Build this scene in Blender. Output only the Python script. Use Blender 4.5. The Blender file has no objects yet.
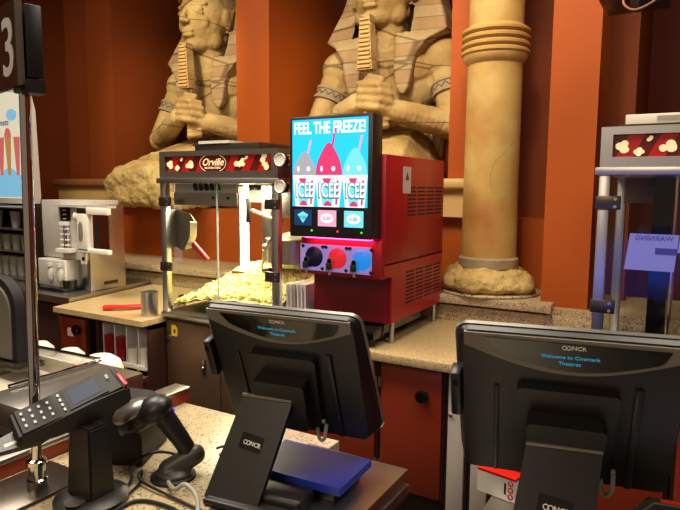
import bpy, bmesh, math, random
from mathutils import Vector, Matrix, noise
random.seed(7)
SC = bpy.context.scene
COL = SC.collection
PI = math.pi

# ------------------------------------------------------------------ materials
def S(r, g, b):
    f = lambda c: ((c/255+.055)/1.055)**2.4 if c/255 > .04045 else c/255/12.92
    return (f(r), f(g), f(b), 1)

def mat(name, col, rough=.5, metal=0, emit=0, ecol=None, var=0, vscale=8, bump=0, bscale=60, coat=0, spec=.5):
    m = bpy.data.materials.new(name); m.use_nodes = True
    nt = m.node_tree; p = nt.nodes['Principled BSDF']
    p.inputs['Base Color'].default_value = col
    p.inputs['Roughness'].default_value = rough
    p.inputs['Metallic'].default_value = metal
    p.inputs['Specular IOR Level'].default_value = spec
    p.inputs['Coat Weight'].default_value = coat
    if emit:
        p.inputs['Emission Color'].default_value = ecol or col
        p.inputs['Emission Strength'].default_value = emit
    if var or bump:
        tc = nt.nodes.new('ShaderNodeTexCoord')
    if var:
        n = nt.nodes.new('ShaderNodeTexNoise'); n.inputs['Scale'].default_value = vscale
        n.inputs['Detail'].default_value = 5
        nt.links.new(tc.outputs['Object'], n.inputs['Vector'])
        mx = nt.nodes.new('ShaderNodeMix'); mx.data_type = 'RGBA'
        nt.links.new(n.outputs['Fac'], mx.inputs['Factor'])
        mx.inputs['A'].default_value = tuple(max(0, c*(1-var)) for c in col[:3])+(1,)
        mx.inputs['B'].default_value = tuple(min(1, c*(1+var)) for c in col[:3])+(1,)
        nt.links.new(mx.outputs['Result'], p.inputs['Base Color'])
    if bump:
        n2 = nt.nodes.new('ShaderNodeTexNoise'); n2.inputs['Scale'].default_value = bscale
        n2.inputs['Detail'].default_value = 4
        nt.links.new(tc.outputs['Object'], n2.inputs['Vector'])
        b = nt.nodes.new('ShaderNodeBump'); b.inputs['Strength'].default_value = bump
        b.inputs['Distance'].default_value = .01
        nt.links.new(n2.outputs['Fac'], b.inputs['Height'])
        nt.links.new(b.outputs['Normal'], p.inputs['Normal'])
    return m

def ramp(nt, src, stops, interp='LINEAR'):
    r = nt.nodes.new('ShaderNodeValToRGB'); cr = r.color_ramp; cr.interpolation = interp
    while len(cr.elements) < len(stops): cr.elements.new(.5)
    for e, (p, c) in zip(cr.elements, stops): e.position = p; e.color = c
    nt.links.new(src, r.inputs['Fac'])
    return r.outputs['Color']

def speckle(name, base, dark, light, scale=160, rough=.35):
    m = mat(name, base, rough); nt = m.node_tree; p = nt.nodes['Principled BSDF']
    tc = nt.nodes.new('ShaderNodeTexCoord')
    v = nt.nodes.new('ShaderNodeTexVoronoi'); v.inputs['Scale'].default_value = scale
    nt.links.new(tc.outputs['Object'], v.inputs['Vector'])
    sx = nt.nodes.new('ShaderNodeSeparateColor'); nt.links.new(v.outputs['Color'], sx.inputs['Color'])
    c = ramp(nt, sx.outputs['Red'], [(0, dark), (.10, base), (.72, base), (.86, light)], 'CONSTANT')
    n = nt.nodes.new('ShaderNodeTexNoise'); n.inputs['Scale'].default_value = scale*.35
    nt.links.new(tc.outputs['Object'], n.inputs['Vector'])
    mx = nt.nodes.new('ShaderNodeMix'); mx.data_type = 'RGBA'; mx.blend_type = 'MULTIPLY'
    mx.inputs['Factor'].default_value = .35
    nt.links.new(c, mx.inputs['A']); nt.links.new(n.outputs['Color'], mx.inputs['B'])
    nt.links.new(mx.outputs['Result'], p.inputs['Base Color'])
    return m

def glassmat(name, tint=(1, 1, 1, 1), refl=1.0, rough=.02):
    m = bpy.data.materials.new(name); m.use_nodes = True
    nt = m.node_tree; nt.nodes.clear()
    o = nt.nodes.new('ShaderNodeOutputMaterial'); t = nt.nodes.new('ShaderNodeBsdfTransparent')
    g = nt.nodes.new('ShaderNodeBsdfGlossy'); f = nt.nodes.new('ShaderNodeFresnel')
    mm = nt.nodes.new('ShaderNodeMath'); mm.operation = 'MULTIPLY'; mm.inputs[1].default_value = refl
    mx = nt.nodes.new('ShaderNodeMixShader')
    t.inputs['Color'].default_value = tint; g.inputs['Roughness'].default_value = rough
    f.inputs['IOR'].default_value = 1.3
    ge = nt.nodes.new('ShaderNodeNewGeometry'); iv = nt.nodes.new('ShaderNodeMath'); iv.operation = 'SUBTRACT'; iv.inputs[0].default_value = 1
    m2 = nt.nodes.new('ShaderNodeMath'); m2.operation = 'MULTIPLY'
    nt.links.new(ge.outputs['Backfacing'], iv.inputs[1]); nt.links.new(f.outputs[0], mm.inputs[0])
    nt.links.new(mm.outputs[0], m2.inputs[0]); nt.links.new(iv.outputs[0], m2.inputs[1]); nt.links.new(m2.outputs[0], mx.inputs[0])
    nt.links.new(t.outputs[0], mx.inputs[1]); nt.links.new(g.outputs[0], mx.inputs[2])
    nt.links.new(mx.outputs[0], o.inputs[0])
    return m

def stone(name, a, b, c, bscale=14, bstr=.5, cracks=True, stripes=None, rough=.75):
    """aged sandstone: mottled colour, thin dark joints, optional painted bands"""
    m = mat(name, a, rough); nt = m.node_tree; p = nt.nodes['Principled BSDF']
    L = nt.links.new
    tc = nt.nodes.new('ShaderNodeTexCoord')
    n = nt.nodes.new('ShaderNodeTexNoise'); n.inputs['Scale'].default_value = 3.5; n.inputs['Detail'].default_value = 8
    L(tc.outputs['Object'], n.inputs['Vector'])
    col = ramp(nt, n.outputs['Fac'], [(.3, a), (.5, b), (.7, c)])
    h = None
    if stripes:
        sx = nt.nodes.new('ShaderNodeSeparateXYZ'); L(tc.outputs['Object'], sx.inputs[0])
        md = nt.nodes.new('ShaderNodeMath'); md.operation = 'MULTIPLY'; md.inputs[1].default_value = stripes[0]
        L(sx.outputs['Z'], md.inputs[0])
        fr = nt.nodes.new('ShaderNodeMath'); fr.operation = 'FRACT'; L(md.outputs[0], fr.inputs[0])
        scol = ramp(nt, fr.outputs[0], [(0, (.1, .07, .04, 1)), (.05, (1, 1, 1, 1)), (.5, (.15, .1, .07, 1)), (.55, stripes[1])], 'CONSTANT')
        mx = nt.nodes.new('ShaderNodeMix'); mx.data_type = 'RGBA'; mx.blend_type = 'MULTIPLY'; mx.inputs['Factor'].default_value = .5
        L(col, mx.inputs['A']); L(scol, mx.inputs['B']); col = mx.outputs['Result']
    if cracks:
        mp = nt.nodes.new('ShaderNodeMapping'); mp.inputs['Scale'].default_value = (.45, .45, 2.4)
        L(tc.outputs['Object'], mp.inputs['Vector'])
        v = nt.nodes.new('ShaderNodeTexVoronoi'); v.feature = 'DISTANCE_TO_EDGE'; v.inputs['Scale'].default_value = 1.5
        L(mp.outputs[0], v.inputs['Vector'])
        ck = ramp(nt, v.outputs['Distance'], [(0, (.16, .1, .05, 1)), (.007, (.35, .25, .15, 1)), (.014, (1, 1, 1, 1))])
        mx = nt.nodes.new('ShaderNodeMix'); mx.data_type = 'RGBA'; mx.blend_type = 'MULTIPLY'; mx.inputs['Factor'].default_value = .75
        L(col, mx.inputs['A']); L(ck, mx.inputs['B']); col = mx.outputs['Result']
    L(col, p.inputs['Base Color'])
    n2 = nt.nodes.new('ShaderNodeTexNoise'); n2.inputs['Scale'].default_value = bscale; n2.inputs['Detail'].default_value = 8
    L(tc.outputs['Object'], n2.inputs['Vector'])
    bp = nt.nodes.new('ShaderNodeBump'); bp.inputs['Strength'].default_value = bstr; bp.inputs['Distance'].default_value = .03
    L(n2.outputs['Fac'], bp.inputs['Height']); L(bp.outputs['Normal'], p.inputs['Normal'])
    return m

M = {}
M['orange'] = mat('orange_paint', S(160, 74, 20), .55, spec=.2, var=.12, vscale=1.3, bump=.08, bscale=30)
M['rust'] = mat('rust_paint', S(120, 54, 18), .6, spec=.2, var=.15, vscale=1.6, bump=.08, bscale=30)
M['maroon'] = mat('maroon_paint', S(104, 40, 20), .6, spec=.2, var=.2, vscale=1.2)
M['ceiling'] = mat('ceiling_paint', S(60, 40, 32), .8)
M['floor'] = speckle('floor_tile', S(60, 42, 34), S(30, 20, 16), S(95, 75, 60), 40, .4)
M['granite'] = speckle('speckled_stone_edge', S(184, 160, 120), S(96, 78, 52), S(212, 192, 152), 190, .4)
M['tan_top'] = speckle('tan_countertop', S(206, 178, 126), S(150, 120, 78), S(224, 204, 158), 260, .3)
M['cream_top'] = speckle('cream_terrazzo', S(214, 194, 152), S(128, 106, 76), S(232, 216, 180), 240, .3)
M['steel'] = mat('brushed_steel', S(186, 182, 174), .34, 1, var=.06, vscale=20)
M['alu'] = mat('aluminium', S(196, 196, 196), .35, 1)
M['chrome'] = mat('chrome', S(225, 225, 228), .05, 1)
M['grey_frame'] = mat('grey_frame', S(128, 120, 108), .35, .8)
M['bronze'] = mat('bronze_door', S(112, 86, 66), .38, .55, var=.08, vscale=3)
M['brown'] = mat('dark_brown_laminate', S(58, 34, 24), .45)
M['black'] = mat('black_plastic', S(30, 28, 27), .38, bump=.03, bscale=400)
M['blackg'] = mat('black_gloss', S(14, 14, 15), .12, coat=.4)
M['painted_sheen'] = mat('painted_blue_reflection', S(38, 66, 190), .4, .0)  # black tray top, its blue reflection put into the base colour
M['void'] = mat('dark_interior', S(14, 11, 9), .9)
M['bezel'] = mat('taupe_plastic', S(122, 115, 103), .42)
M['greyp'] = mat('charcoal_plastic', S(66, 64, 60), .4)
M['rim'] = mat('silver_rim', S(150, 145, 138), .28, .8)
M['reddoor'] = mat('red_laminate', S(142, 50, 24), .38, var=.05, vscale=2)
M['machred'] = mat('glossy_red_enamel', S(158, 14, 26), .38, coat=.1)
M['machred_dark'] = mat('satin_red_enamel', S(120, 12, 22), .35)
M['cream'] = mat('cream_laminate', S(205, 196, 178), .4)
M['white'] = mat('white_plastic', S(238, 232, 218), .4)
M['paper'] = mat('white_paper', S(240, 236, 228), .8)
M['palegrey'] = mat('pale_grey_metal', S(200, 196, 186), .4, .15)
M['red'] = mat('bright_red_plastic', S(205, 24, 16), .35)
M['yellow'] = mat('yellow_sticker', S(238, 196, 30), .5)
M['hdr_red'] = mat('header_red_print', S(170, 22, 20), .3, emit=.12)
M['hdr_dark'] = mat('header_dark_red_print', S(96, 12, 12), .3, emit=.08)
M['corn'] = mat('popped_corn_print', S(250, 232, 176), .5, emit=.25)
M['popcorn'] = mat('popcorn', S(252, 236, 158), .8, var=.2, vscale=40)
M['glass'] = glassmat('clear_glass', (.97, .98, .97, 1), .9)
M['glass_edge'] = mat('glass_edge', S(190, 200, 190), .2)
M['smoke'] = glassmat('smoked_plastic', (.55, .54, .5, 1), 1.2, .15)
M['tumb'] = mat('frosted_grey_plastic', S(122, 118, 108), .3)
M['tube'] = mat('lamp_tube', (1, .97, .88, 1), .5, emit=6, ecol=(1, .93, .78, 1))
M['rubber'] = mat('black_rubber', S(18, 17, 16), .6)
M['cablegrey'] = mat('grey_cable', S(170, 168, 160), .45)
M['stone'] = stone('statue_sandstone', S(128, 98, 52), S(168, 138, 82), S(194, 168, 112), 9, .8)
M['nemes'] = stone('striped_sandstone', S(138, 114, 76), S(164, 140, 98), S(184, 160, 116), 12, .4, stripes=(6.2, S(226, 190, 166)))
M['rough'] = stone('rough_sandstone', S(136, 106, 52), S(176, 146, 84), S(200, 172, 108), 22, 1.0, cracks=False, rough=.85)
M['colstone'] = stone('column_plaster', S(164, 106, 46), S(178, 142, 72), S(198, 168, 100), 9, .25, cracks=False)
M['band'] = stone('grey_stone_band', S(130, 112, 84), S(146, 126, 94), S(160, 140, 106), 12, .4, cracks=False)
M['tantrim'] = mat('tan_trim', S(196, 158, 96), .6, var=.1)
M['browntrim'] = mat('brown_rail', S(136, 88, 52), .5, var=.1)
M['groove'] = mat('carved_groove', S(70, 48, 28), .9)
def em(name, r, g, b, s): return mat(name, S(r//2, g//2, b//2), .4, emit=s, ecol=S(r, g, b))
M['scr_cyan'] = em('sign_cyan', 20, 196, 232, 1.0)
M['scr_cyan'].node_tree.nodes['Principled BSDF'].inputs['Emission Color'].default_value = (.01, .46, .95, 1)
M['scr_cyan'].node_tree.nodes['Principled BSDF'].inputs['Emission Strength'].default_value = 1.45
M['scr_white'] = em('sign_white', 255, 255, 255, 1.05)
M['scr_pink'] = em('sign_pink', 232, 60, 120, .9)
M['scr_lpink'] = em('sign_light_pink', 240, 170, 200, 1)
M['scr_grey'] = em('sign_grey', 176, 176, 184, .9)
M['scr_lcyan'] = em('sign_light_cyan', 120, 226, 240, 1)
M['scr_teal'] = em('sign_teal', 20, 150, 180, .8)
M['scr_navy'] = em('sign_navy', 16, 60, 110, .7)
M['led_green'] = em('green_led', 40, 230, 60, 2)
M['led_red'] = em('red_led', 255, 40, 60, 2)
M['pos_text'] = em('cyan_display_text', 50, 160, 195, .7)
M['pos_screen'] = em('blue_touchscreen', 40, 90, 255, 2.0)
M['blue_led'] = em('blue_indicator', 30, 60, 230, 1.5)
M['lilac'] = mat('lilac_film', S(120, 120, 190), .5, emit=.25, ecol=S(110, 120, 220))
M['lilac_d'] = mat('indigo_print', S(60, 56, 150), .5, emit=.1)
M['poster'] = em('poster_cream', 226, 216, 190, .8)
M['poster_blue'] = em('poster_blue', 130, 190, 220, .8)
M['poster_pink'] = em('poster_pink', 214, 110, 100, .7)
M['poster_tan'] = em('poster_tan', 190, 140, 80, .7)
M['lcd'] = mat('grey_lcd', S(70, 76, 92), .6, spec=.1, emit=.12, ecol=S(90, 100, 130))
M['syr_dark'] = em('dark_navy_slush', 10, 16, 44, .4)
M['syr_red'] = em('red_slush', 226, 40, 50, .8)
M['syr_blue'] = em('blue_slush', 30, 140, 230, .9)
M['lav'] = em('lavender_bezel', 170, 150, 220, .6)
M['magenta_lamp'] = em('magenta_lamp', 255, 60, 150, 14)
M['sign_brown'] = mat('brown_sign_face', S(74, 50, 38), .22, .3, var=.2, vscale=4, coat=.4)
M['sign_three'] = mat('pale_grey_numeral', S(200, 200, 200), .5)
M['key'] = mat('pale_key', S(200, 200, 200), .5)
M['copperplate'] = mat('dark_steel', S(92, 84, 76), .3, .85)

# ------------------------------------------------------------------ mesh builder
class MB:
    def __init__(s): s.bm = bmesh.new(); s.mats = []; s.cur = 0
    def m(s, key):
        if key not in s.mats: s.mats.append(key)
        s.cur = s.mats.index(key); return s
    def _tag(s, n0):
        s.bm.faces.ensure_lookup_table()
        for f in s.bm.faces[n0:]: f.material_index = s.cur
    def _new(s, verts, faces, T=None):
        vs = [s.bm.verts.new((T @ Vector(v)) if T else v) for v in verts]
        for f in faces:
            try: fc = s.bm.faces.new([vs[i] for i in f]); fc.material_index = s.cur
            except ValueError: pass
        return vs
    def box(s, x0, x1, y0, y1, z0, z1, T=None, bevel=0, seg=2):
        n0 = len(s.bm.faces)
        v = [(x, y, z) for z in (z0, z1) for y in (y0, y1) for x in (x0, x1)]
        vs = s._new(v, [(0, 2, 3, 1), (4, 5, 7, 6), (0, 1, 5, 4), (2, 6, 7, 3), (0, 4, 6, 2), (1, 3, 7, 5)], T)
        if bevel:
            es = {e for w in vs for e in w.link_edges}
            r = bmesh.ops.bevel(s.bm, geom=list(es), offset=bevel, segments=seg, affect='EDGES', profile=.5)
            for f in r['faces']: f.material_index = s.cur
        return s
    def prism(s, pts, d0, d1, axis='Y', T=None):
        """polygon pts in the plane across axis, extruded from d0 to d1"""
        def mk(p, d): return {'Y': (p[0], d, p[1]), 'X': (d, p[0], p[1]), 'Z': (p[0], p[1], d)}[axis]
        n = len(pts)
        v = [mk(p, d0) for p in pts]+[mk(p, d1) for p in pts]
        f = [tuple(range(n)), tuple(range(2*n-1, n-1, -1))]+[(i, i+n, (i+1) % n+n, (i+1) % n) for i in range(n)]
        s._new(v, f, T); return s
    def lathe(s, prof, c=(0, 0, 0), n=24, axis='Z', T=None, cap=True):
        """prof: list of (radius, height)"""
        v = []; f = []
        for r, h in prof:
            for k in range(n):
                a = 2*PI*k/n; p = (r*math.cos(a), r*math.sin(a), h)
                p = {'Z': p, 'Y': (p[0], p[2], p[1]), 'X': (p[2], p[0], p[1])}[axis]
                v.append((p[0]+c[0], p[1]+c[1], p[2]+c[2]))
        for i in range(len(prof)-1):
            for k in range(n): f.append((i*n+k, i*n+(k+1) % n, (i+1)*n+(k+1) % n, (i+1)*n+k))
        if cap: f.append(tuple(range(n-1, -1, -1))); f.append(tuple((len(prof)-1)*n+k for k in range(n)))
        s._new(v, f, T); return s
    def cyl(s, a, b, r, r2=None, n=16):
        a, b = Vector(a), Vector(b); d = b-a; r2 = r if r2 is None else r2
        q = d.to_track_quat('Z', 'Y').to_matrix().to_4x4(); q.translation = a
        return s.lathe([(r, 0), (r2, d.length)], n=n, T=q)
    def tube(s, pts, r, n=8, smooth=4):
        P = [Vector(p) for p in pts]
        if smooth and len(P) > 2:
            Q = []
            for i in range(len(P)-1):
                p0, p1, p2, p3 = P[max(i-1, 0)], P[i], P[i+1], P[min(i+2, len(P)-1)]
                for k in range(smooth):
                    t = k/smooth
                    Q.append(.5*((2*p1)+(-p0+p2)*t+(2*p0-5*p1+4*p2-p3)*t*t+(-p0+3*p1-3*p2+p3)*t**3))
            P = Q+[P[-1]]
        v = []; f = []; up = None
        for i, p in enumerate(P):
            d = (P[min(i+1, len(P)-1)]-P[max(i-1, 0)]).normalized()
            if up is None: up = d.orthogonal().normalized()
            up = (up-d*up.dot(d)).normalized(); sd = d.cross(up)
            for k in range(n):
                a = 2*PI*k/n; v.append(p+r*(math.cos(a)*up+math.sin(a)*sd))
        for i in range(len(P)-1):
            for k in range(n): f.append((i*n+k, i*n+(k+1) % n, (i+1)*n+(k+1) % n, (i+1)*n+k))
        f.append(tuple(range(n-1, -1, -1))); f.append(tuple((len(P)-1)*n+k for k in range(n)))
        s._new(v, f); return s
    def ball(s, c, r, sub=2, T=None):
        if isinstance(r, (int, float)): r = (r, r, r)
        n0 = len(s.bm.faces)
        mt = Matrix.Translation(c) @ (T or Matrix()) @ Matrix.Diagonal((*r, 1))
        bmesh.ops.create_icosphere(s.bm, subdivisions=sub, radius=1, matrix=mt); s._tag(n0); return s
    def cap(s, a, b, ra, rb=None, n=6):
        """capsule between a and b"""
        rb = rb or ra; a, b = Vector(a), Vector(b)
        k = max(2, int((b-a).length/(min(ra, rb)*.45)))
        for i in range(k+1):
            t = i/k; s.ball(a.lerp(b, t), ra*(1-t)+rb*t, 2)
        return s
    def text(s, body, size, T, depth=.001, align='CENTER', bold=0, xs=1.0, shear=0, fit=None):
        cu = bpy.data.curves.new('t', 'FONT'); cu.body = body; cu.size = size; cu.extrude = depth
        cu.align_x = align; cu.align_y = 'CENTER'; cu.offset = bold; cu.shear = shear; cu.resolution_u = 3
        o = bpy.data.objects.new('t', cu); COL.objects.link(o)
        dg = bpy.context.evaluated_depsgraph_get(); me = bpy.data.meshes.new_from_object(o.evaluated_get(dg))
        n0 = len(s.bm.faces); nv = len(s.bm.verts)
        if fit: xs = fit/max(1e-6, max(v.co.x for v in me.vertices)-min(v.co.x for v in me.vertices))
        s.bm.from_mesh(me); s.bm.verts.ensure_lookup_table()
        X = T @ Matrix.Diagonal((xs, 1, 1, 1))
        for v in s.bm.verts[nv:]: v.co = X @ v.co
        s._tag(n0)
        bpy.data.objects.remove(o); bpy.data.curves.remove(cu); bpy.data.meshes.remove(me); return s
    def build(s, name, parent=None, key=None, smooth=35, world=True, label=None, T=None, recalc=True):
        if key: s.m(key)
        if not s.mats: s.mats = [key]
        me = bpy.data.meshes.new(name)
        if recalc: bmesh.ops.recalc_face_normals(s.bm, faces=s.bm.faces[:])
        s.bm.to_mesh(me); s.bm.free()
        if T: me.transform(T)
        for k in s.mats: me.materials.append(M[k])
        o = bpy.data.objects.new(name, me); COL.objects.link(o)
        if parent is not None:
            o.parent = parent
            if world:
                root = parent
                W = Matrix()
                while root is not None: W = root.matrix_basis @ W; root = root.parent
                me.transform(W.inverted())
        me.update()
        if smooth:
            for p in me.polygons: p.use_smooth = True
            try: me.set_sharp_from_angle(angle=math.radians(smooth))
            except Exception: pass
        if label: o['label'] = label
        return o

def upright(x, y, z, rz=0, rx=PI/2):
    """text/plane frame standing in XZ, facing -Y"""
    return Matrix.Translation((x, y, z)) @ Matrix.Rotation(rz, 4, 'Z') @ Matrix.Rotation(rx, 4, 'X')

def thing(name, label, cat, loc=(0, 0, 0), rz=0, group=None):
    o = bpy.data.objects.new(name, None); COL.objects.link(o); o.empty_display_size = .05
    o.location = loc; o.rotation_euler = (0, 0, rz)
    bpy.context.view_layer.update() if False else None
    o['label'] = label; o['category'] = cat
    if group: o['group'] = group
    return o
def tag(o, label, cat, group=None, kind=None):
    o['label'] = label; o['category'] = cat
    if group: o['group'] = group
    if kind: o['kind'] = kind
    return o
def origin(o, p):
    """move a top-level mesh's origin to p"""
    o.data.transform(Matrix.Translation(-Vector(p))); o.location = p; return o
def struct(o): o['kind'] = 'structure'; return o
def dup(root, loc=None, label=None):
    r = root.copy(); COL.objects.link(r)
    if loc is not None: r.location = loc
    if label: r['label'] = label
    for ch in list(root.children):
        c = ch.copy(); COL.objects.link(c); c.parent = r
        for g in list(ch.children):
            d = g.copy(); COL.objects.link(d); d.parent = c
    return r
def remesh(mb, name, key, vox, parent=None, smooth_it=3, rough=0, world=True):
    """weld the overlapping solids of mb into one continuous carved surface"""
    me = bpy.data.meshes.new('tmp'); bmesh.ops.recalc_face_normals(mb.bm, faces=mb.bm.faces[:]); mb.bm.to_mesh(me); mb.bm.free()
    o = bpy.data.objects.new('tmp', me); COL.objects.link(o)
    r = o.modifiers.new('r', 'REMESH'); r.mode = 'VOXEL'; r.voxel_size = vox
    if smooth_it:
        sm = o.modifiers.new('s', 'SMOOTH'); sm.iterations = smooth_it; sm.factor = .5
    dg = bpy.context.evaluated_depsgraph_get(); nm = bpy.data.meshes.new_from_object(o.evaluated_get(dg))
    bpy.data.objects.remove(o); bpy.data.meshes.remove(me)
    out = MB(); out.m(key); out.bm.from_mesh(nm); bpy.data.meshes.remove(nm)
    if rough:
        out.bm.normal_update()
        dv = [(v, v.normal*(rough*noise.fractal(v.co*9, .8, 2.0, 4))) for v in out.bm.verts]
        for v, d in dv: v.co += d
    for f in out.bm.faces: f.material_index = 0
    return out.build(name, parent, smooth=80, world=world, recalc=False)

# ------------------------------------------------------------------ camera
A = math.radians(30); PITCH = math.atan(67/600.); ROLL = .008
fw = Vector((-math.sin(A)*math.cos(PITCH), math.cos(A)*math.cos(PITCH), -math.sin(PITCH)))
rt = Vector((math.cos(A), math.sin(A), 0)); up = rt.cross(fw)
R_ = math.cos(ROLL)*rt+math.sin(ROLL)*up; U_ = math.cos(ROLL)*up-math.sin(ROLL)*rt
cd = bpy.data.cameras.new('camera'); cam = bpy.data.objects.new('camera', cd); COL.objects.link(cam)
cd.sensor_width = 36; cd.lens = 600/680*36; cd.clip_start = .02
mw = Matrix((R_, U_, -fw)).transposed().to_4x4(); mw.translation = (0, 0, 1.55); cam.matrix_world = mw
SC.camera = cam

# ------------------------------------------------------------------ setting
b = MB(); b.m('floor').box(-6.5, 3, -2, 4.3, -.05, 0); struct(b.build('floor'))
b = MB(); b.m('ceiling').box(-6.5, 3, -2, 4.3, 3.5, 3.55); struct(b.build('ceiling'))
b = MB(); b.m('rust').box(-6.5, -6.45, -2, 4.3, 0, 3.5); struct(b.build('wall_left'))
b = MB(); b.m('rust').box(2.95, 3, -2, 4.3, 0, 3.5); struct(b.build('wall_right'))
# back wall: low wall, niche backs, pilasters, block
def wallbox(name, key, *d):
    w_ = MB(); w_.m(key).box(*d); return struct(w_.build(name, smooth=0))
wallbox('wall_back', 'maroon', -6.45, 2.95, 4.0, 4.1, 0, 3.5)
wallbox('trim_7', 'orange', -6.45, -.56, 3.15, 4.0, 0, 1.40)           # low wall below the niches
wallbox('trim_8', 'rust', -4.16, -3.87, 3.2, 4.0, 1.40, 3.5)
wallbox('trim_9', 'rust', -4.50, -4.16, 3.26, 4.0, 1.40, 3.5)
wallbox('trim_10', 'rust', -6.45, -4.50, 3.45, 4.0, 1.40, 3.5)
wallbox('trim_11', 'orange', -2.62, -2.355, 3.16, 4.0, 1.40, 3.5)
wallbox('trim_15', 'rust', -.96, -.56, 3.34, 4.0, 1.40, 3.5)
wallbox('trim_12', 'orange', -1.14, -.97, 3.14, 4.0, 1.40, 3.5)
wallbox('trim_13', 'orange', -.56, -.36, 2.82, 4.0, 0, 3.5)
wallbox('trim_14', 'rust', -.36, -.24, 3.15, 4.0, 0, 3.5)
# sill trims along the niches
def sill(x0, x1, n):
    t = MB(); t.m('tantrim').box(x0, x1, 3.09, 3.149, 1.40, 1.545)
    t.m('browntrim' if n == 1 else 'tantrim').box(x0-.03 if n == 1 else x0, x1, 3.05, 3.158, 1.545, 1.605, bevel=.02, seg=3)
    return struct(t.build('trim_%d' % n))
sill(-4.42, -3.60, 1); sill(-1.38, -1.0, 2)
b = MB(); b.m('granite').box(-5.0, -.5, 2.74, 3.2, 1.0, 1.04, bevel=.004); struct(b.build('trim_3'))
b = MB(); b.m('reddoor').box(-5.0, -.5, 2.86, 3.15, .9, 1.0); struct(b.build('trim_4'))
b = MB(); b.m('granite').box(-5.0, .9, 2.775, 2.82, .91, .985, bevel=.003); b.box(-.52, .9, 2.78, 2.825, .985, 1.02); struct(b.build('trim_5'))
b = MB(); b.m('orange').box(-.36, .9, 2.83, 2.9, 0, .99); b.m('granite').box(-.36, .9, 2.83, 3.3, .99, 1.02); struct(b.build('trim_6'))

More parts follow.
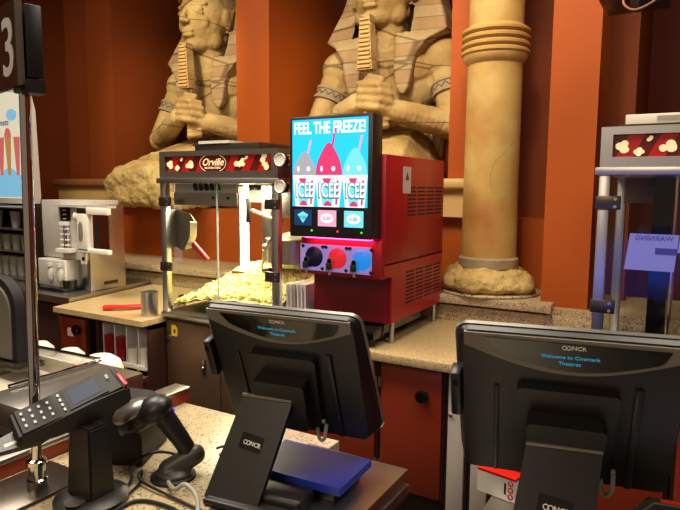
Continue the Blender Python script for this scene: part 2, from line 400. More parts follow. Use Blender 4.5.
# ------------------------------------------------------------------ pharaoh statues
def statue(loc, label):
    t = thing('pharaoh_statue', label, 'statue', loc, 0, 'stone pharaoh statues in the wall niches')
    m = MB()
    m.ball((0, .06, .78), (.35, .19, .27), 3).ball((-.15, .0, .84), (.17, .15, .13), 3).ball((.15, .0, .84), (.17, .15, .13), 3)
    m.ball((0, .05, .45), (.25, .17, .3), 3).ball((0, .04, .2), (.34, .24, .2), 3)
    m.box(-.27, .27, .1, .36, .0, 1.02)
    SH = [Vector((.385*s, .05, .86)) for s in (-1, 1)]; EL = [Vector((-.48, -.10, .46)), Vector((.485, -.06, .47))]
    for s, sh, e_ in zip((-1, 1), SH, EL):
        m.ball((.365*s, .05, .885), (.145, .14, .135), 3)
        m.cap(sh, e_, .116, .095)
        m.ball(e_, .093, 3)
    m.cap(EL[0], (-.05, -.33, .60), .09, .068)
    m.cap(EL[1], (.15, -.30, .56), .094, .07)
    K = lambda x, y, z: (.06+x*1.35, -.345+(y+.345)*1.35, .635+(z-.72)*1.35)
    def kc(a, b, r): m.cap(K(*a), K(*b), r*1.35)
    m.ball(K(-.0, -.335, .72), (.1, .065, .08), 3)
    for k in range(4):
        z = .768-k*.032; x = .03+(.012 if k in (1, 2) else 0)
        kc((-.045, -.375, z+.006), (x+.02, -.388, z-.006), .0175)
        kc((x+.02, -.388, z-.006), (x+.05, -.345, z-.014), .017)
        kc((x+.05, -.345, z-.014), (x+.02, -.31, z-.016), .015)
    kc((-.05, -.34, .765), (.0, -.36, .80), .021); kc((.0, -.36, .80), (.05, -.35, .79), .017)
    m.ball(K(.075, -.30, .65), (.09, .06, .065), 3)
    for k in range(4):
        z = .665-k*.025
        kc((.07, -.335, z), (.01, -.354, z), .0145); kc((.01, -.354, z), (-.025, -.32, z-.006), .0135)
    kc((.06, -.33, .678), (.0, -.345, .682), .016)
    # neck and head (built in head space, then set on the shoulders)
    nb = len(m.bm.verts)
    m.cap((0, .09, .98), (0, .02, 1.24), .13, .118)
    m.ball((0, .03, 1.42), (.165, .19, .21), 3).ball((0, -.02, 1.335), (.140, .14, .17), 3).ball((0, -.055, 1.355), (.118, .128, .165), 3).cap((-.085, .03, 1.27), (-.03, -.09, 1.235), .05).cap((.085, .03, 1.27), (.03, -.09, 1.235), .05)
    m.ball((0, -.11, 1.225), (.062, .06, .045), 3).cap((-.09, -.04, 1.25), (.09, -.04, 1.25), .055)
    for s in (-1, 1):
        m.ball((.066*s, -.112, 1.34), (.05, .035, .05), 3)
        m.cap((.025*s, -.172, 1.437), (.105*s, -.128, 1.442), .014, .010)      # brow
        m.ball((.058*s, -.158, 1.398), (.03, .014, .014), 3)                # eye
        m.cap((.03*s, -.172, 1.384), (.095*s, -.142, 1.39), .006).cap((.03*s, -.174, 1.412), (.095*s, -.144, 1.412), .006)
        m.ball((.165*s, .01, 1.37), (.022, .045, .066), 3)
        m.cap((.18*s, .035, 1.42), (.176*s, .0, 1.325), .014)
        m.ball((.021*s, -.196, 1.340), (.016, .018, .014), 2)                # nostril wing
    m.cap((0, -.170, 1.43), (0, -.212, 1.348), .015, .02)
    m.ball((0, -.172, 1.292), (.048, .02, .013), 3)
    m.ball((0, -.168, 1.268), (.042, .02, .014), 3)
    HX = Matrix.Translation((0, -.075, 1.10)) @ Matrix.Diagonal((1.22, 1.2, 1.25, 1)) @ Matrix.Translation((0, 0, -1.2))
    m.bm.verts.ensure_lookup_table()
    for v in m.bm.verts[nb:]: v.co = HX @ v.co
    body = remesh(m, 'body', 'stone', .0085, t, 2, world=False)
    # seated lap, broken rough at the knees
    m = MB(); V = []
    for (y, zb, zt, hw) in ((-.80, -.03, .17, .31), (-.77, -.05, .22, .33), (-.6, -.05, .27, .33), (-.1, -.05, .31, .30), (.1, -.05, .31, .30)):
        V += [(-hw, y, zb), (hw, y, zb), (hw, y, zt*.7), (hw*.75, y, zt), (-hw*.75, y, zt), (-hw, y, zt*.7)]
    m._new(V, [(0, 1, 2, 3, 4, 5), tuple(range(29, 23, -1))]+[(r_*6+q, r_*6+(q+1) % 6, r_*6+6+(q+1) % 6, r_*6+6+q) for r_ in range(4) for q in range(6)])
    remesh(m, 'lap', 'rough', .016, t, 3, rough=.022, world=False)
    m = MB(); V = []
    for (y, zt) in ((-.56, .30), (-.1, .45), (.12, .52)): V += [(-.36, y, .0), (.36, y, .0), (.355, y, .24), (.22, y, zt), (-.22, y, zt), (-.355, y, .24)]
    m._new(V, [(0, 1, 2, 3, 4, 5), tuple(range(17, 11, -1))]+[(r_*6+q, r_*6+(q+1) % 6, r_*6+6+(q+1) % 6, r_*6+6+q) for r_ in range(2) for q in range(6)])
    m.prism([(-.08, .33), (.08, .33), (.12, .1), (-.12, .1)], -.60, -.5, 'Y')
    remesh(m, 'kilt', 'stone', .012, t, 3, world=False)
    # striped royal headcloth
    m = MB()
    m.ball((0, .02, 1.47), (.24, .26, .25), 3)
    sec = [(1.60, .06, .23, -.04, .17), (1.42, .165, .29, -.03, .2), (1.26, .165, .345, -.05, .2), (1.12, .13, .40, -.10, .18), (1.05, .11, .42, -.13, .14),
           (.99, .11, .32, -.15, .06), (.90, .115, .25, -.175, -.08), (.80, .12, .235, -.18, -.10), (.71, .135, .215, -.18, -.11), (.67, .155, .19, -.175, -.12)]
    for s in (-1, 1):
        V = []; F = []
        for (z, xi, xo, yf_, yb_) in sec:
            V += [(xi*s, yf_, z), (xo*s, yf_+(.05 if z > 1.0 else .01), z), (xo*s, yb_, z), (xi*s, yb_, z)]
        for k in range(len(sec)-1):
            for q in range(4): F.append((k*4+q, k*4+(q+1) % 4, k*4+4+(q+1) % 4, k*4+4+q))
        F += [(0, 1, 2, 3), tuple(len(V)-4+q for q in range(4))]
        m._new(V, F)
    me_ = remesh(m, 'headcloth', 'nemes', .011, t, 3, world=False)
    # face opening of the hood
    bm = bmesh.new(); bm.from_mesh(me_.data)
    kill = [v for v in bm.verts if v.co.y < -.06 and 1.05 < v.co.z < 1.47 and abs(v.co.x) < .195]
    bmesh.ops.delete(bm, geom=kill, context='VERTS'); bm.to_mesh(me_.data); bm.free()
    # head band, armbands, beard
    m = MB(); m.m('stone')
    for k in range(25):
        a = PI*k/24; m.ball((.215*math.cos(a), -.03-.235*math.sin(a), 1.475), (.018, .018, .026), 1)
    remesh(m, 'brow_band', 'stone', .01, t, 1, world=False)
    for s in (-1, 1):
        k_ = 0 if s < 0 else 1; m = MB(); q = EL[k_]-SH[k_]; c0 = SH[k_]
        T = q.to_track_quat('Z', 'Y').to_matrix().to_4x4(); T.translation = c0
        m.m('band').lathe([(.108, .135), (.121, .14), (.121, .155), (.113, .16), (.112, .2), (.118, .205), (.118, .22), (.105, .225)], T=T, n=28)
        m.m('groove')
        for k in range(14):
            a0 = 2*PI*k/14; a1 = a0+PI/14; a2 = a0+2*PI/14
            for (p, q_) in (((a0, .165), (a1, .195)), ((a1, .195), (a2, .165))):
                m.cyl(T @ Vector((.1125*math.cos(p[0]), .1125*math.sin(p[0]), p[1])), T @ Vector((.1125*math.cos(q_[0]), .1125*math.sin(q_[0]), q_[1])), .003, n=5)
        m.build('armband', t, world=False)
    m = MB(); m.m('stone').prism([(-.032, 1.12), (.032, 1.12), (.052, .80), (-.052, .80)], -.335, -.265)
    m.m('tantrim')
    for k in range(12):
        z = 1.10-k*.025; w_ = .032+(1.12-z)*.065
        m.box(-w_*.85, w_*.85, -.346, -.33, z-.015, z, bevel=.004)
    m.build('beard', t, world=False)
    return t
s2 = statue((-1.74, 3.62, 1.46), 'stone pharaoh statue with crossed fists directly behind the red frozen drink machine')
s1 = dup(s2, (-3.22, 3.62, 1.46), 'stone pharaoh statue at left with face showing, above the left popcorn machine')

# ------------------------------------------------------------------ column
t = thing('stone_column', 'tall round tan stone column with ringed collar beside the right niche', 'column', (-.845, 2.94, 1.04))
m = MB(); m.m('colstone').lathe([(.134, 1.2), (.131, 1.6), (.129, 2.08), (.128, 2.14)], (-.845, 2.94, 0), 48)
m.lathe([(.128, 2.3), (.127, 2.6), (.13, 3.5)], (-.845, 2.94, 0), 48)
m.m('band').tube([(-.845+.129*math.cos(math.radians(a_)), 2.94+.129*math.sin(math.radians(a_)), z_) for a_, z_ in ((-16, 1.86), (-24, 1.79), (-40, 1.74), (-58, 1.70), (-72, 1.66), (-76, 1.58), (-70, 1.52), (-84, 1.46), (-82, 1.38), (-100, 1.30), (-116, 1.26))], .0028, 6, 2)
m.build('shaft', t)
m = MB(); m.m('colstone')
pr = [(.125, 2.135), (.14, 2.15), (.152, 2.17)]
for k in range(4):
    z = 2.18+k*.032; pr += [(.152, z), (.161, z+.008), (.161, z+.019), (.152, z+.026), (.145, z+.029)]
m.lathe(pr+[(.125, 2.32)], (-.845, 2.94, 0), 48); m.build('collar', t)
m = MB(); m.m('band').lathe([(.14, 1.165), (.146, 1.17), (.146, 1.212), (.134, 1.222)], (-.845, 2.94, 0), 40); m.build('neck_ring', t)
m = MB(); m.lathe([(.15, 1.05), (.21, 1.052), (.235, 1.08), (.225, 1.12), (.19, 1.155), (.14, 1.175), (.1, 1.18)], (-.85, 2.95, 0), 40)
o = remesh(m, 'base', 'rough', .01, t, 1, rough=.02)
m = MB(); m.m('granite').lathe([(.0, 1.04), (.245, 1.04), (.25, 1.047), (.24, 1.055), (0, 1.055)], (-.845, 2.97, 0), 40, cap=False); m.build('plinth', t)
m = MB(); m.ball((-1.015, 2.86, 1.09), (.035, .06, .055), 2).box(-1.05, -.99, 2.82, 2.92, 1.04, 1.1)
o = remesh(m, 'stone_fragment', 'band', .008, None, 2, rough=.01)
tag(origin(o, (-1.02, 2.86, 1.04)), 'grey rounded stone lump leaning on the left of the column base', 'stone')

# ------------------------------------------------------------------ back counters
m = MB(); m.m('tan_top').box(-1.50, .9, 2.06, 2.78, .875, .91, bevel=.004)
tag(origin(m.build('countertop'), (-.3, 2.4, .875)), 'long tan speckled worktop under the red frozen drink machine', 'countertop')
m = MB(); m.m('tan_top').prism([(-2.88, 1.95), (-2.21, 1.95), (-2.21, 2.77), (-3.02, 2.77)], .885, .912, 'Z')
tag(origin(m.build('countertop'), (-2.55, 2.35, .885)), 'tan worktop with red tongs and steel canister on it', 'countertop')
m = MB(); m.m('steel').prism([(-3.95, 2.10), (-2.913, 2.07), (-3.045, 2.77), (-3.95, 2.77)], .895, .935, 'Z')
tag(origin(m.build('countertop'), (-3.4, 2.4, .895)), 'stainless steel worktop under the white coffee machine', 'countertop')

# cabinets right of popcorn machine
def knob(mb, x, y, z, r=.02):
    mb.lathe([(r*.5, 0), (r*.5, .012), (r, .016), (r, .028), (r*.8, .032)], (0, 0, 0), 20, T=Matrix.Translation((x, y, z)) @ Matrix.Rotation(PI/2, 4, 'X'))
def cab(x0, x1, z0, z1, yf, yb, door, label, knobx=None, keyhole=False, sticker=False, hinge=None):
    t = thing('base_cabinet', label, 'cabinet', ((x0+x1)/2, (yf+yb)/2, 0))
    m = MB(); m.m('brown').box(x0, x1, yf+.015, yb, z0, z1); m.box(x0, x1, yf+.06, yb, 0, z0); m.build('body', t)
    m = MB(); m.m(door).box(x0+.012, x1-.012, yf, yf+.015, z0+.01, z1-.012, bevel=.002); d = m.build('door', t)
    if knobx:
        m = MB(); m.m('blackg'); knob(m, knobx, yf, z1-.115, .026); m.build('knob', d)
    if keyhole:
        m = MB(); m.m('steel').lathe([(.008, 0), (.008, .006), (.005, .008)], n=14, T=Matrix.Translation((keyhole, yf, z1-.17)) @ Matrix.Rotation(PI/2, 4, 'X')); m.build('lock', d)
    if hinge:
        for z in (z1-.09, z0+.1):
            m = MB(); m.m('steel').box(hinge-.006, hinge+.006, yf-.006, yf, z-.02, z+.02); m.build('hinge', d)
    if sticker:
        m = MB(); m.m('paper').box(sticker-.025, sticker+.02, yf-.001, yf, z1-.13, z1-.09)
        m.m('poster_pink').box(sticker-.02, sticker+.0, yf-.0015, yf-.001, z1-.12, z1-.1); m.build('sticker', d)
    return t
cab(-1.49, -1.035, .34, .873, 2.10, 2.75, 'reddoor', 'dark red base cabinet mostly hidden behind the left checkout screen', hinge=-1.04)
cab(-1.030, -.752, .34, .873, 2.10, 2.75, 'reddoor', 'red door base cabinet with round black knob between the two screens', knobx=-.835, hinge=-1.022)
cab(-.748, -.66, .2, .873, 2.10, 2.75, 'cream', 'narrow cream panel cabinet with small lock beside the red door', keyhole=-.725)
cab(-.655, -.57, .28, .873, 2.10, 2.75, 'cream', 'second narrow pale cabinet panel, touching the edge of the right checkout screen')
cab(-.565, .0, .28, .873, 2.10, 2.75, 'reddoor', 'red base cabinet hidden behind the right checkout screen')
cab(.005, .85, .28, .873, 2.10, 2.75, 'reddoor', 'red base cabinet at far right under the second popcorn machine')

# left cabinets
t = thing('base_cabinet', 'low cabinet with small red door and cup bins below the tan worktop', 'cabinet', (-2.55, 2.35, 0))
m = MB(); m.m('brown')
m.box(-2.90, -2.21, 2.72, 2.76, .2, .885).box(-2.92, -2.895, 2.0, 2.74, .2, .885).box(-2.235, -2.21, 2.0, 2.74, .0, .885)
m.box(-2.70, -2.675, 2.01, 2.72, .2, .885).box(-2.62, -2.595, 2.01, 2.72, .2, .885)
m.box(-2.90, -2.21, 2.0, 2.74, .86, .885).box(-2.9, -2.21, 2.03, 2.74, .42, .435).box(-2.9, -2.21, 2.06, 2.74, 0, .22)
m.build('body', t)
m = MB(); m.m('reddoor').box(-2.89, -2.69, 1.995, 2.01, .60, .855, bevel=.002); d = m.build('door', t)
m = MB(); m.m('blackg'); knob(m, -2.735, 1.995, .80, .026); m.build('knob', d)
m = MB(); m.m('paper').box(-2.83, -2.785, 1.993, 1.995, .755, .80); m.m('poster_pink').box(-2.825, -2.80, 1.992, 1.993, .775, .795); m.build('sticker', d)
bins = thing('cup_bin_rack', 'white rack of four upright bins holding red cups under the tan worktop', 'rack', (-2.4, 2.2, .63))
m = MB(); m.m('paper')
bx = [-2.588, -2.502, -2.415, -2.328, -2.241]
for x in bx: m.box(x-.004, x+.004, 2.03, 2.3, .66, .845)
m.box(bx[0], bx[-1], 2.29, 2.3, .66, .845)
m.build('divider', bins)
for i in range(4):
    m = MB(); m.m('paper').box(bx[i]+.008, bx[i+1]-.008, 1.992, 2.0, .655, .675); m.box(bx[i]+.004, bx[i+1]-.004, 2.0, 2.29, .65, .66)
    m.m('yellow').box(bx[i]+.03, bx[i]+.045, 1.99, 1.992, .647, .66); m.build('bin_lip', bins)
def stack(x, y, z, r, n, key, label, h=.012, grp=None, up=True):
    m = MB(); m.m(key)
    pr = []
    for k in range(n): pr += [(r*(.8+.15*k/n), k*h), (r*(.86+.14*k/n), k*h+h*.8), (r*(.88+.12*k/n), k*h+h)]
    m.lathe(pr, (x, y, z), 18); o = m.build('cup_stack')
    return tag(origin(o, (x, y, z)), label, 'cups', grp)
L4 = ['red cup stack in the first bin beside the dark gap', 'red cup stack in the second bin from the red door', 'white cup stack in the third bin from the red door', 'white cup stack in the last bin nearest the popcorn machine']
for i, (key, hh) in enumerate((('machred', 9), ('machred', 9), ('paper', 6), ('paper', 7))):
    stack((bx[i]+bx[i+1])/2-.002, 2.038, .661, .03, hh, key, L4[i], .014, 'cup stacks in the white bins')
# red napkin bags under the bins
def bag(x, y, z, sx, sy, sz, key, label, cat='bag', seed=0):
    m = MB(); m.ball((x, y, z+sz), (sx, sy, sz), 4)
    for v in m.bm.verts:
        n_ = noise.fractal(v.co*14+Vector((seed, 0, 0)), 1, 2, 3)*.018; v.co += (v.co-Vector((x, y, z+sz))).normalized()*n_
        v.co.z = max(v.co.z, z)
    m.m(key); o = m.build('bag', None, key, 60); return tag(origin(o, (x, y, z)), label, cat, None)
bag(-2.44, 2.10, .436, .07, .055, .06, 'machred', 'crumpled red bag left of another on the low shelf', seed=2)
bag(-2.30, 2.09, .436, .06, .05, .095, 'machred', 'taller crumpled red bag on the low shelf beside the bronze cabinet', seed=5)
bag(-2.58, 2.10, .436, .06, .045, .012, 'machred', 'flat dark red packet lying on the low shelf left of the red bags', 'packet', 8)
cab(-3.94, -2.93, .1, .883, 2.13, 2.76, 'brown', 'dark brown cabinet below the stainless worktop at left')

# things on the tan worktop
t = thing('tongs', 'bright red plastic tongs lying on the tan worktop', 'tongs', (-2.50, 2.13, .912))
m = MB(); m.m('red').tube([(-2.595, 2.045, .924), (-2.55, 2.06, .93), (-2.50, 2.10, .928), (-2.44, 2.2, .925)], .010, 8)
m.ball((-2.575, 2.05, .926), (.032, .022, .012), 2); m.build('arm', t)
m = MB(); m.m('red').tube([(-2.57, 2.02, .924), (-2.52, 2.055, .93), (-2.46, 2.11, .93), (-2.40, 2.22, .925)], .009, 8); m.build('arm', t)
m = MB(); m.m('alu').lathe([(.0, 0), (.042, 0), (.042, .115), (.044, .12), (.040, .12), (.038, .02), (0, .02)], (-2.285, 2.07, .912), 28, cap=False)
tag(origin(m.build('canister'), (-2.285, 2.07, .912)), 'small open steel canister beside the left popcorn machine', 'canister')
t = thing('shaker', 'small dark capped shaker behind the steel canister', 'shaker', (-2.29, 2.30, .912))
m = MB(); m.m('steel').lathe([(.02, 0), (.02, .05)], (-2.29, 2.30, .912), 16); m.build('jar', t)
m = MB(); m.m('black').lathe([(.021, .05), (.021, .065), (.012, .07)], (-2.29, 2.30, .912), 16); m.build('lid', t)

# ------------------------------------------------------------------ popcorn machines
def popcorn_blob(m, x, y, z, r, seed, key='corn', d=.002):
    rnd = random.Random(seed); m.m(key)
    for k in range(4):
        a = rnd.random()*6.28; cx = x+r*.55*math.cos(a); cz = z+r*.45*math.sin(a); rr = r*(.4+.25*rnd.random())
        m.prism([(cx+rr*math.cos(2*PI*j/9)*(1+.15*rnd.random()), cz+rr*math.sin(2*PI*j/9)) for j in range(9)], y-.0004*k-d, y, 'Y')
def popmachine(x0, x1, yf, depth, z0, ztop, label, logo_u, hk='grey_frame'):
    """glass popcorn warmer; x0..x1 front, z0 glass foot, ztop header top"""
    g = ztop-.148                                               # underside of header
    yb = yf+depth
    t = thing('popcorn_machine', label, 'popcorn machine', ((x0+x1)/2, yf+depth/2, z0))
    pw = .034
    for (x, y) in ((x0, yf), (x1-pw, yf), (x0, yb-pw), (x1-pw, yb-pw)):
        m = MB(); m.m('alu').box(x, x+pw, y, y+pw, z0+.012, g, bevel=.003); m.build('post', t)
    m = MB(); m.m('alu').box(x0-.012, x1+.012, yf-.012, yf+depth+.01, g-.002, g+.022, bevel=.003)
    m.m(hk).box(x0, x1, yf, yb, g+.022, g+.03)
    w = .024
    m.box(x0, x1, yf, yf+.02, g+.03, g+.03+w).box(x0, x1, yf, yf+.02, ztop-w, ztop).box(x0, x0+.035, yf, yf+.02, g+.03+w, ztop-w).box(x1-.035, x1, yf, yf+.02, g+.03+w, ztop-w)
    m.box(x0, x1, yf+.02, yb, g+.03, ztop)
    m.build('header', t)
    m = MB(); ax0, ax1, az0, az1 = x0+.035, x1-.035, g+.03+w, ztop-w
    m.m('hdr_dark').box(ax0, ax1, yf+.012, yf+.019, az0, az1)
    m.m('hdr_red')
    W = ax1-ax0
    for k in range(7):                                          # folded striped ribbon
        u = ax0+W*(k+.1)/7
        m.prism([(u, az0), (min(u+W*.075, ax1), az0), (min(u+W*.13, ax1), az1), (min(u+.055*W, ax1), az1)], yf+.010, yf+.012)
    for k, (u, v, r) in enumerate(((.05, .45, .026), (.24, .42, .028), (.12, .12, .018), (.16, .9, .012), (.70, .35, .024), (.75, .55, .026), (.93, .78, .026), (.94, .3, .024), (.78, .93, .012))):
        popcorn_blob(m, ax0+W*u, yf+.010, az0+(az1-az0)*min(max(v, .22), .8), r*.8, k*7+3)
    cx = ax0+W*logo_u; cz = (az0+az1)/2
    m.m('hdr_dark').prism([(cx+.075*math.cos(2*PI*j/28), cz+.040*math.sin(2*PI*j/28)) for j in range(28)], yf+.007, yf+.010)
    m.m('corn')
    ring = [(cx+.078*math.cos(2*PI*j/28), yf+.008, cz+.042*math.sin(2*PI*j/28)) for j in range(29)]
    m.tube(ring, .0013, 5, 1)
    m.text('Orville', .046, upright(cx, yf+.006, cz+.004), shear=.35, bold=.0006)
    m.text('REDENBACHER\'S', .0125, upright(cx, yf+.006, cz-.021))
    m.build('header_artwork', t)
    # glass
    m = MB(); m.m('glass').box(x0+pw, x1-pw, yf+.012, yf+.016, z0+.015, g); m.build('front_door_glass', t)
    m = MB(); m.m('glass').box(x0+pw, x1-pw, yb-.02, yb-.016, z0+.015, g); m.build('rear_glass', t)
    for x in (x0+.012, x1-.016):
        m = MB(); m.m('glass').box(x, x+.004, yf+pw, yb-pw, z0+.015, g); m.build('side_glass', t)
    xm = x0+(x1-x0)*.5
    m = MB(); m.m('glass_edge').box(xm-.002, xm+.002, yf+.008, yf+.018, z0+.015, g); m.build('door_seam', t)
    for x in (x0-.006, x1-.068):
        for z in (g-.09, z0+(g-z0)*.37):
            m = MB(); m.m('copperplate').box(x, x+.074, yf-.006, yf+.008, z-.022, z+.022, bevel=.003)
            m.m('alu').cyl((x+.058, yf-.008, z-.012), (x+.058, yf-.006, z-.012), .005, n=10).cyl((x+.058, yf-.008, z+.012), (x+.058, yf-.006, z+.012), .005, n=10)
            m.build('hinge', t)
    m = MB(); m.m('steel').box(x0-.006, x1+.006, yf-.006, yb, z0-.012, z0+.014, bevel=.002).box(x0+pw, x1-pw, yf+.03, yb-.03, z0+.01, z0+.02); m.build('tray', t)
    # steel canopy inside under header
    m = MB(); m.m('palegrey' if hk == 'grey_frame' else 'bronze').box(x0+.03, x1-.03, yb-.06, yb-.045, g-.10, g); m.m('blackg')
    for k in range(6): m.cyl((x0+.12+k*.045, yb-.12, g-.02), (x0+.12+k*.045, yb-.06, g-.02), .014, n=10)
    m.m('alu')
    for k in (.45, .62): m.ball((x0+(x1-x0)*k, yb-.066, g-.09), .010, 1)
    m.build('rear_canopy', t)
    if hk != 'grey_frame': return t, g
    m = MB(); m.m('steel').box(x0+.04, x0+(x1-x0)*.62, yf+.05, yf+.06, g-.105, g-.045); m.m('palegrey').box(x0+.04, x0+(x1-x0)*.62, yf+.06, yf+.10, g-.045, g-.004)  # steel valance; pale strip above it paints in bright reflections
    m.m('blackg')
    for k in range(5): m.cyl((x0+.17+k*.035, yf+.06, g-.006), (x0+.185+k*.035, yf+.05, g-.03), .011, n=8)
    m.m('copperplate')
    for k in (.42, .55): m.ball((x0+(x1-x0)*k, yf+.048, g-.07), .009, 1)
    m.build('front_valance', t)
    return t, g
ZG = .925
t, g = popmachine(-2.215, -1.515, 2.09, .62, ZG, 1.716, 'glass popcorn machine full of lit popcorn, left of the red drink machine', .47)
# kettle assembly
m = MB(); m.m('steel').box(-1.79, -1.72, 2.33, 2.42, 1.18, g, bevel=.01); m.box(-1.70, -1.62, 2.34, 2.44, g-.16, g, bevel=.004)
m.cyl((-1.82, 2.30, 1.44), (-1.72, 2.33, 1.40), .008); m.ball((-1.755, 2.325, 1.26), .022, 2); m.build('motor_arm', t)
m = MB(); m.m('steel').lathe([(.0, 0), (.12, .0), (.135, .02), (.135, .13), (.14, .135), (.13, .14), (.02, .165), (0, .165)], (-1.66, 2.42, 1.17), 36, cap=False)
k_ = m.build('kettle', t)
m = MB(); m.m('brown').cyl((-1.75, 2.3, 1.15), (-1.69, 2.27, 1.16), .013).m('steel').tube([(-1.75, 2.28, 1.16), (-1.70, 2.25, 1.26), (-1.62, 2.23, 1.36), (-1.58, 2.22, 1.40)], .007); m.build('kettle_handle', k_)
m = MB(); m.m('black').box(-1.845, -1.825, 2.28, 2.30, 1.38, 1.5, bevel=.004); m.build('switch_lever', t)
m = MB(); m.m('tube').cyl((-1.965, 2.42, 1.13), (-1.965, 2.42, 1.565), .022, n=20)
m.m('white').box(-2.0, -1.93, 2.40, 2.46, 1.09, 1.14); m.build('lamp_tube', t)
m = MB(); m.m('palegrey').box(-1.99, -1.90, 2.34, 2.40, 1.07, 1.13, bevel=.004); m.m('browntrim').box(-1.985, -1.905, 2.336, 2.34, 1.115, 1.13); m.build('heater_box', t)
# hanging scoop
sc = thing('popcorn_scoop', 'grey popcorn scoop with red handle hanging inside the glass case', 'scoop', (-2.14, 2.2, 1.3))
m = MB(); m.m('grey_frame').prism([(-2.19, 1.44), (-2.09, 1.42), (-2.055, 1.38), (-2.06, 1.31), (-2.095, 1.25), (-2.15, 1.235), (-2.19, 1.26)], 2.16, 2.166)
m.m('grey_frame').prism([(-2.19, 1.44), (-2.183, 1.44), (-2.183, 1.25), (-2.19, 1.26)], 2.12, 2.166)
m.prism([(-2.055, 1.385), (-2.05, 1.38), (-2.055, 1.31), (-2.09, 1.25), (-2.097, 1.255), (-2.063, 1.312)], 2.12, 2.166); m.build('blade', sc)
m = MB(); m.m('machred').cyl((-2.085, 2.165, 1.285), (-2.02, 2.2, 1.195), .013, .015); m.build('handle', sc)
# popcorn heap
def corn_heap(x0, x1, y0, y1, z0, hfun, n, label, seed=1):
    rnd = random.Random(seed); m = MB(); m.m('popcorn')
    N = 26
    grid = [[(x0+(x1-x0)*i/N, y0+(y1-y0)*j/N) for j in range(N+1)] for i in range(N+1)]
    vs = [[m.bm.verts.new((x, y, z0+max(.004, hfun((x-x0)/(x1-x0), (y-y0)/(y1-y0))-.008))) for x, y in row] for row in grid]
    for i in range(N):
        for j in range(N): m.bm.faces.new((vs[i][j], vs[i+1][j], vs[i+1][j+1], vs[i][j+1]))
    ico = [Vector(v) for v in ((0, 0, 1), (.9, 0, .4), (.28, .85, .4), (-.72, .53, .4), (-.72, -.53, .4), (.28, -.85, .4), (0, 0, -1))]
    fc = [(0, 1, 2), (0, 2, 3), (0, 3, 4), (0, 4, 5), (0, 5, 1), (6, 2, 1), (6, 3, 2), (6, 4, 3), (6, 5, 4), (6, 1, 5)]
    for k in range(n):
        u, v = rnd.random(), rnd.random(); x = x0+.01+(x1-x0-.02)*u; y = y0+.01+(y1-y0-.02)*v
        z = z0+hfun(u, v)+rnd.uniform(-.006, .008); r = rnd.uniform(.007, .013)
        for q in range(2):
            c = Vector((x+rnd.uniform(-.007, .007), y+rnd.uniform(-.007, .007), z+rnd.uniform(-.004, .006)))
            ro = Matrix.Rotation(rnd.random()*6, 3, Vector((rnd.random(), rnd.random(), rnd.random()+.1)).normalized())
            m._new([c+ro @ (p*r) for p in ico], fc)
    o = m.build('popcorn', None, None, 0, recalc=False)
    return tag(origin(o, ((x0+x1)/2, (y0+y1)/2, z0)), label, 'popcorn', None, 'stuff')
def hf(u, v):
    return .02+.20*(1-math.exp(-u*6))*(.35+.65*min(1, v*1.6))+.014*noise.noise(Vector((u*9, v*9, 0)))
corn_heap(-2.19, -1.54, 2.125, 2.67, .945, hf, 3600, 'heap of yellow popcorn inside the left glass case')
# base cabinet under it
t = thing('base_cabinet', 'bronze brown metal cabinet with yellow sticker under the popcorn machine', 'cabinet', (-1.865, 2.4, 0))
m = MB(); m.m('bronze').box(-2.205, -1.505, 2.11, 2.72, .05, .912); m.m('brown').box(-2.205, -1.505, 2.14, 2.72, 0, .05); m.build('body', t)
for (a, c) in ((-2.20, -1.858), (-1.852, -1.51)):
    m = MB(); m.m('bronze').box(a, c, 2.096, 2.11, .07, .895, bevel=.002); d = m.build('door', t)
    if a < -2: 
        m = MB(); m.m('blackg').box(-1.965, -1.945, 2.088, 2.096, .66, .73, bevel=.003).m('steel').ball((-1.955, 2.086, .69), .008, 2); m.build('latch', d)
        m = MB(); m.m('yellow').prism([(-2.165, .82), (-2.13, .82), (-2.125, .83), (-2.125, .86), (-2.14, .875), (-2.165, .875)], 2.0945, 2.096)
        m.m('hdr_dark').box(-2.15, -2.138, 2.094, 2.0945, .835, .855); m.build('sticker', d)
        m = MB(); m.m('steel').lathe([(.012, 0), (.012, .006)], n=14, T=Matrix.Translation((-2.185, 2.096, .81)) @ Matrix.Rotation(PI/2, 4, 'X')).box(-2.19, -2.18, 2.09, 2.096, .84, .86); m.build('lock', d)
# low box on top of the header
m = MB(); m.m('copperplate').box(-2.09, -1.70, 2.2, 2.45, 1.718, 1.755, bevel=.004); m.m('cream').box(-2.06, -1.87, 2.195, 2.3, 1.755, 1.768)
tag(origin(m.build('tray'), (-1.9, 2.3, 1.718)), 'dark metal tray lying on top of the left popcorn machine', 'tray')
# cup dispensers on its right side
for i, (z, lab) in enumerate(((1.665, 'upper chrome cup tube with white cup end beside the popcorn header'), (1.555, 'lower chrome cup tube with white cup end beside the popcorn case'))):
    c = thing('cup_dispenser', lab, 'cup dispenser', (-1.47, 2.15, z), 0, 'chrome cup tubes')
    m = MB(); m.m('chrome').cyl((-1.472, 2.07, z), (-1.465, 2.3, z-.02), .026, n=24); m.m('black').cyl((-1.473, 2.058, z), (-1.472, 2.072, z), .029, n=24); m.build('tube', c)
    m = MB(); m.m('white').lathe([(0, .003), (.022, .003), (.025, .008), (.027, .008), (.027, -.003), (0, -.003)], n=24, T=Matrix.Translation((-1.474, 2.052, z)) @ Matrix.Rotation(PI/2, 4, 'X'), cap=False); m.build('cup', c)
    m = MB(); m.m('steel').box(-1.516, -1.46, 2.12, 2.16, z-.008, z+.008); m.build('bracket', c)
